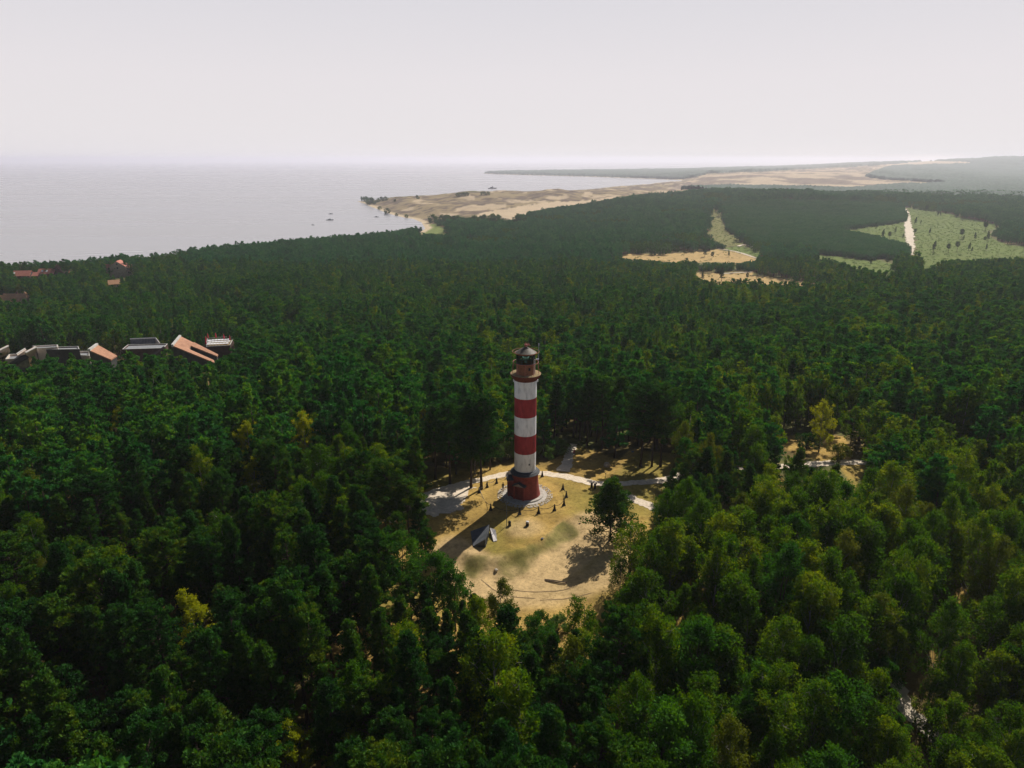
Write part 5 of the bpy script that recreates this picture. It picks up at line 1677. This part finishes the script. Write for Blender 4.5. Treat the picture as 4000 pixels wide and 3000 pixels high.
slab_wall('sail_wall', 'pale sail shaped wall tapering to a point above the trees', [(100, 1379, 38.5), (142, 1357, 39.5), (143, 1375, 36.5), (130, 1390, 33.5), (114, 1428, 27.0)], M['plaster'])
slab_wall('slanted_wall', 'pale slanted wall at the edge of the picture by the complex', [(-8, 1373, 37.5), (34, 1352, 38.5), (40, 1374, 35), (24, 1388, 32), (-8, 1402, 30)], M['plaster'])
slab_wall('slanted_wall', 'pale slanted wall joining the flat roofs behind the sail shaped wall', [(64, 1384, 36), (98, 1362, 37), (100, 1368, 35.5), (98, 1379, 33.5), (70, 1392, 32)], M['plaster'])
slab_wall('parapet_wall', 'tall dark parapet wall with a pale coping standing behind the flat grey roof', [(508, 1325, 38.3), (607, 1321, 38.3), (607, 1344, 36), (510, 1348, 36)], M['shadeconc'])
slab_wall('parapet_wall', 'short slanting parapet wall at the end of the tall dark one on the flat grey roof', [(607, 1321, 38.3), (622, 1341, 36.6), (622, 1350, 35.5), (607, 1344, 35.8)], M['plaster'], .4)
wedge('glass_hall', 'dark glazed hall with a long sloping roof edge below the sail shaped wall', 'building',
      [(98, 1384, 37.0), (112, 1394, 36.4), (22, 1452, 29.0), (12, 1430, 29.8)], M['window'], M['darkwall'], None, thick=.4)

# restaurant terrace with white tables and red parasols
o, T, top = flat_block('terrace_building', 'building with an open roof terrace full of white tables', [(806, 1354), (812, 1330), (912, 1323), (898, 1350)], 36.5, M['brownwall'], .25, floor=M['deck'])
A0, B0, C0, D0 = top[0], top[1], top[2], top[3]
mb = MB()
for p, q in ((A0, B0), (B0, C0)):
    n_ = int((q - p).length / 1.6)
    for k in range(n_ + 1):
        r_ = p.lerp(q, k / n_) - T; mb.tube([r_, r_ + Vector((0, 0, 1.1))], .05, 4)
    mb.tube([p - T + Vector((0, 0, 1.1)), q - T + Vector((0, 0, 1.1))], .07, 4); mb.tube([p - T + Vector((0, 0, .6)), q - T + Vector((0, 0, .6))], .05, 4)
mb.build('railing', M['rimwhite'], o)
white_cloth = mat_noise('white_cloth', (.70, .72, .76), (.86, .87, .9), 2, .8)
tm = None
k_ = 0
for j in range(3):
    for i in range(7):
        u_ = (i + .7 + .25 * (j % 2)) / 8; v_ = (j + .7) / 3.4
        p = A0.lerp(D0, u_).lerp(B0.lerp(C0, u_), v_); p.z -= .2
        t_ = empty('cafe_table', p, random.uniform(0, 1))
        if tm is None:
            a_ = MB(); a_.lathe([(.01, .78), (.85, .78), (.87, .72), (.85, .62)], 14); ob = a_.build('tabletop', white_cloth, t_)
            b_ = MB(); b_.lathe([(.3, 0), (.25, .04), (.05, .06), (.05, .75)], 8); ob2 = b_.build('pedestal', M['iron'], t_)
            c_ = MB()
            for s in range(4):
                a = s * math.pi / 2 + .4; c_.box((1.15 * math.cos(a), 1.15 * math.sin(a), .28), (.4, .4, .42), a); c_.box((1.36 * math.cos(a), 1.36 * math.sin(a), .62), (.06, .4, .5), a)
            tm = (ob.data, ob2.data); cm = c_
            me_c = None
        else:
            link('tabletop', tm[0], t_); link('pedestal', tm[1], t_)
        tag(t_, 'round white cloth covered table on the restaurant roof terrace', 'table', 'white tables on the roof terrace')
pm = None
redc = mat_noise('red_parasol', (.50, .03, .06), (.65, .06, .09), 2, .8)
for (u_, v_, l) in ((.02, 1.0, 'closed red parasol at the sloping roof end of the terrace railing'), (.33, 1.0, 'closed red parasol on the middle of the terrace railing'),
                    (.68, .7, 'closed red parasol among the terrace tables'), (.95, .45, 'closed red parasol at the outer end of the terrace'),
                    (-.03, .55, 'closed red parasol nearest the largest sloping roof'), (.0, .0, 'closed red parasol at the near terrace corner')):
    p = A0.lerp(D0, u_).lerp(B0.lerp(C0, u_), v_); p.z -= .2
    t_ = empty('parasol', p)
    if pm is None:
        a_ = MB(); a_.lathe([(.05, 3.3), (.16, 2.9), (.34, 1.7), (.24, 1.2), (.05, 1.15)], 10); ob = a_.build('canopy', redc, t_)
        b_ = MB(); b_.tube([(0, 0, 0), (0, 0, 3.4)], .05, 6); ob2 = b_.build('pole', M['rimwhite'], t_); pm = (ob.data, ob2.data)
    else: link('canopy', pm[0], t_); link('pole', pm[1], t_)
    tag(t_, l, 'parasol', 'closed red parasols on the roof terrace')


# ------------------------------------------------------------------ village houses by the lagoon
def gable_house(name, label, px_, py_, zr, L, Wd, rz, hr, roofm, wallm, chim=0, wins=3, skylights=0, group=None, deep=7):
    """ridge middle seen at (px_, py_) at height zr; L along the ridge"""
    c0 = P(px_, py_, zr)
    ez = zr - hr; gz = ez - deep
    o = empty(name, (c0.x, c0.y, gz), rz); tag(o, label, 'house', group)
    l, w_ = L / 2, Wd / 2; e = ez - gz; r_ = zr - gz
    mb = MB()
    mb.add([(-l, -w_, 0), (l, -w_, 0), (l, w_, 0), (-l, w_, 0), (-l, -w_, e), (l, -w_, e), (l, w_, e), (-l, w_, e), (-l, 0, r_ - .15), (l, 0, r_ - .15)],
           [(0, 1, 5, 4), (2, 3, 7, 6), (1, 2, 6, 9, 5), (3, 0, 4, 8, 7), (4, 5, 9, 8), (6, 7, 8, 9)])
    wl = mb.build('wall', wallm, o)
    rf = None
    for s in (-1, 1):
        mb = MB(); ov = .5; dz = hr * ov / w_
        p = [(-l - ov, s * (w_ + ov), e - dz), (l + ov, s * (w_ + ov), e - dz), (l + ov, 0, r_), (-l - ov, 0, r_)]
        q = [(a, b, c_ + .22) for a, b, c_ in p]
        mb.add(p + q, [(3, 2, 1, 0), (4, 5, 6, 7), (0, 1, 5, 4), (1, 2, 6, 5), (2, 3, 7, 6), (3, 0, 4, 7)])
        r2 = mb.build('roof', roofm, o)
        if s == -1: rf = r2
    for k in range(chim):
        mb = MB(); mb.box((l * (.45 - .9 * k), .2, r_ + .3), (.9, .7, 1.8)); mb.box((l * (.45 - .9 * k), .2, r_ + 1.25), (1.1, .9, .15)); mb.build('chimney', M['brownwall'], rf)
    for k in range(skylights):
        x_ = l * (-.5 + .55 * k); mb = MB()
        zc_ = r_ - hr * .5 + .3; ang_ = math.atan2(hr, w_)
        T_ = Matrix.Translation((x_, -w_ * .5, zc_)) @ Matrix.Rotation(ang_, 4, 'X')
        mb.box((0, 0, 0), (1.3, 1.9, .12), 0, T_); mb.build('skylight', white_cloth, rf)
    for k in range(wins):
        x_ = -l + L * (k + .5) / wins
        for zz_ in (e - 1.6, e - 4.4):
            mb = MB(); mb.box((x_, -w_ - .03, zz_), (1.2, .12, 1.6)); f_ = mb.build('window', M['rimwhite'], wl)
            mb = MB(); mb.box((x_, -w_ - .10, zz_), (.95, .06, 1.35)); mb.build('pane', M['window'], f_)
    for zz_ in (e - 1.5, r_ - hr * .55):
        for s in (-1, 1):
            mb = MB(); mb.box((s * (l + .03), 0, zz_), (.12, 1.3, 1.5)); f_ = mb.build('window', M['window'], wl)
    return o


gable_house('village_house', 'long pink red roofed house at the shore with one skylight, farthest from the dunes', 80, 1058, 16.5, 17, 9, R(8), 3.6, M['pinktile'], M['brownwall'], 0, 4, 1)
gable_house('village_house', 'low pink red roof joining the two skylight houses', 128, 1064, 14.6, 10, 7, R(8), 2.4, M['pinktile'], M['brownwall'], 0, 2, 0)
gable_house('village_house', 'pink red roofed house with two skylights beside the dark gable', 184, 1050, 17, 13, 9, R(8), 3.6, M['pinktile'], M['brownwall'], 0, 3, 2)
gable_house('village_house', 'dark timber house with a steep gable and twin chimneys on the shore skyline', 226, 1036, 19.5, 9, 11, R(96), 5.5, M['brownwall'], M['brownwall'], 2, 3, 0)
gable_house('village_house', 'small orange roofed house next to the dark gable', 264, 1054, 14.5, 5, 6, R(10), 2.2, M['orangetile'], M['brownwall'], 0, 2, 0)
gable_house('village_house', 'smallest orange roofed house between dark gable and the tall stone house', 290, 1060, 13.4, 4.5, 5, R(5), 2.0, M['orangetile'], M['tan'], 0, 1, 0)
gable_house('village_house', 'tall tan stone house with a pink gabled roof on the shore skyline', 462, 1018, 22.5, 10, 13, R(100), 4.5, M['pinktile'], M['tan'], 0, 3, 0, deep=12)
gable_house('house_wing', 'side wing of the tall tan stone house with a small orange roof toward the dunes', 501, 1034, 18.5, 5, 5, R(12), 2.0, M['orangetile'], M['tan'], 0, 1, 0, deep=9)
gable_house('house_wing', 'side wing of the tall tan stone house with a small pink roof toward the village', 424, 1033, 18.5, 4, 5, R(12), 2.2, M['pinktile'], M['tan'], 0, 1, 0, deep=9)
gable_house('village_house', 'orange roofed house with a chimney among trees below the shore houses', 50, 1148, 18.5, 12, 8, R(3), 4.2, M['orangetile'], M['plaster'], 1, 3, 0)
gable_house('village_house', 'small orange roof below the chimney house at the picture edge', 8, 1154, 17.2, 5, 6, R(3), 2.6, M['orangetile'], M['plaster'], 1, 1, 0)
gable_house('village_house', 'orange roofed house half hidden by trees below the tall stone house', 446, 1094, 18.5, 8, 6, R(25), 2.6, M['orangetile'], M['tan'], 0, 2, 0)
gable_house('village_house', 'little orange roof lowest in the trees below the tall stone house', 402, 1160, 20, 3.4, 3.4, R(25), 1.4, M['orangetile'], M['tan'], 0, 1, 0)
g = P(96, 1140, 20.5)      # turret with a pyramid roof
o = empty('turret_house', (g.x, g.y, g.z - 10)); tag(o, 'small square turret with an orange pyramid roof among the trees', 'house')
mb = MB(); mb.box((0, 0, 3), (3.6, 3.6, 6)); mb.build('wall', M['plaster'], o)
mb = MB(); mb.box((0, 0, 8), (5.2, 5.2, 4), taper=.06); mb.build('roof', M['orangetile'], o)
mb = MB(); mb.tube([(0, 0, 9.9), (0, 0, 10.6)], .12, 5); mb.build('finial', M['rimwhite'], o)
# ------------------------------------------------------------------ light, sky, haze
SUN_AZ = R(33)      # to the right of straight ahead
SUN_EL = R(43)
sd_ = bpy.data.lights.new('sun', 'SUN'); sd_.energy = 5.0; sd_.angle = R(.53); sd_.color = (1, .93, .82)
so = bpy.data.objects.new('sun', sd_); col.objects.link(so)
dirv = Vector((math.sin(SUN_AZ) * math.cos(SUN_EL), math.cos(SUN_AZ) * math.cos(SUN_EL), math.sin(SUN_EL)))
so.rotation_euler = dirv.to_track_quat('Z', 'Y').to_euler()
so.location = (200, 300, 400)
w = bpy.data.worlds.new('World'); scene.world = w; w.use_nodes = True
nt = w.node_tree
bg = nt.nodes['Background']
sk = nt.nodes.new('ShaderNodeTexSky'); sk.sky_type = 'NISHITA'; sk.sun_disc = False
sk.sun_elevation = SUN_EL; sk.sun_rotation = SUN_AZ; sk.air_density = 1.0; sk.dust_density = 2.0; sk.altitude = 100
tc = nt.nodes.new('ShaderNodeTexCoord'); sx = nt.nodes.new('ShaderNodeSeparateXYZ')
nt.links.new(tc.outputs['Generated'], sx.inputs[0])
# bright hazy band low over the horizon, clear sky above
SKYS = .045
HZ = (.735, .70, .745)
band = ramp(nt, [(0, (1, 1, 1)), (.195, (1, 1, 1)), (.25, (.3, .3, .3)), (.34, (0, 0, 0))], sx.outputs['Z'])
hz = ramp(nt, [(0, tuple(c / SKYS for c in (.765, .73, .735))), (.10, tuple(c / SKYS for c in (.74, .705, .725))), (.22, tuple(c / SKYS for c in (.645, .635, .675)))], sx.outputs['Z'])
mx = nt.nodes.new('ShaderNodeMix'); mx.data_type = 'RGBA'
nt.links.new(band.outputs['Color'], mx.inputs[0]); nt.links.new(sk.outputs[0], mx.inputs[6]); nt.links.new(hz.outputs['Color'], mx.inputs[7])
nt.links.new(mx.outputs[2], bg.inputs['Color']); bg.inputs['Strength'].default_value = SKYS

HAZE_DENSITY = 9.5e-5
m = bpy.data.materials.new('haze'); m.use_nodes = True
nt = m.node_tree
nt.nodes.remove(nt.nodes['Principled BSDF'])
pv = nt.nodes.new('ShaderNodeVolumePrincipled')
pv.inputs['Color'].default_value = (.86, .865, .985, 1); pv.inputs['Density'].default_value = HAZE_DENSITY; pv.inputs['Anisotropy'].default_value = .3
nt.links.new(pv.outputs[0], nt.nodes['Material Output'].inputs['Volume'])
mb = MB(); mb.box((0, 0, (170 - 7) / 2), (86000, 86000, 170 + 7))
tag(mb.build('haze', m), 'thin pale haze lying over the whole landscape', 'haze', None, 'stuff')

scene.view_settings.view_transform = 'Standard'
scene.view_settings.look = 'None'
scene.view_settings.exposure = .12
scene.view_settings.gamma = 1
scene.render.engine = 'CYCLES'
c = scene.cycles
c.max_bounces = 5; c.diffuse_bounces = 3; c.glossy_bounces = 2; c.transmission_bounces = 4; c.transparent_max_bounces = 6; c.volume_bounces = 2
c.use_denoising = True
c.sample_clamp_indirect = 4
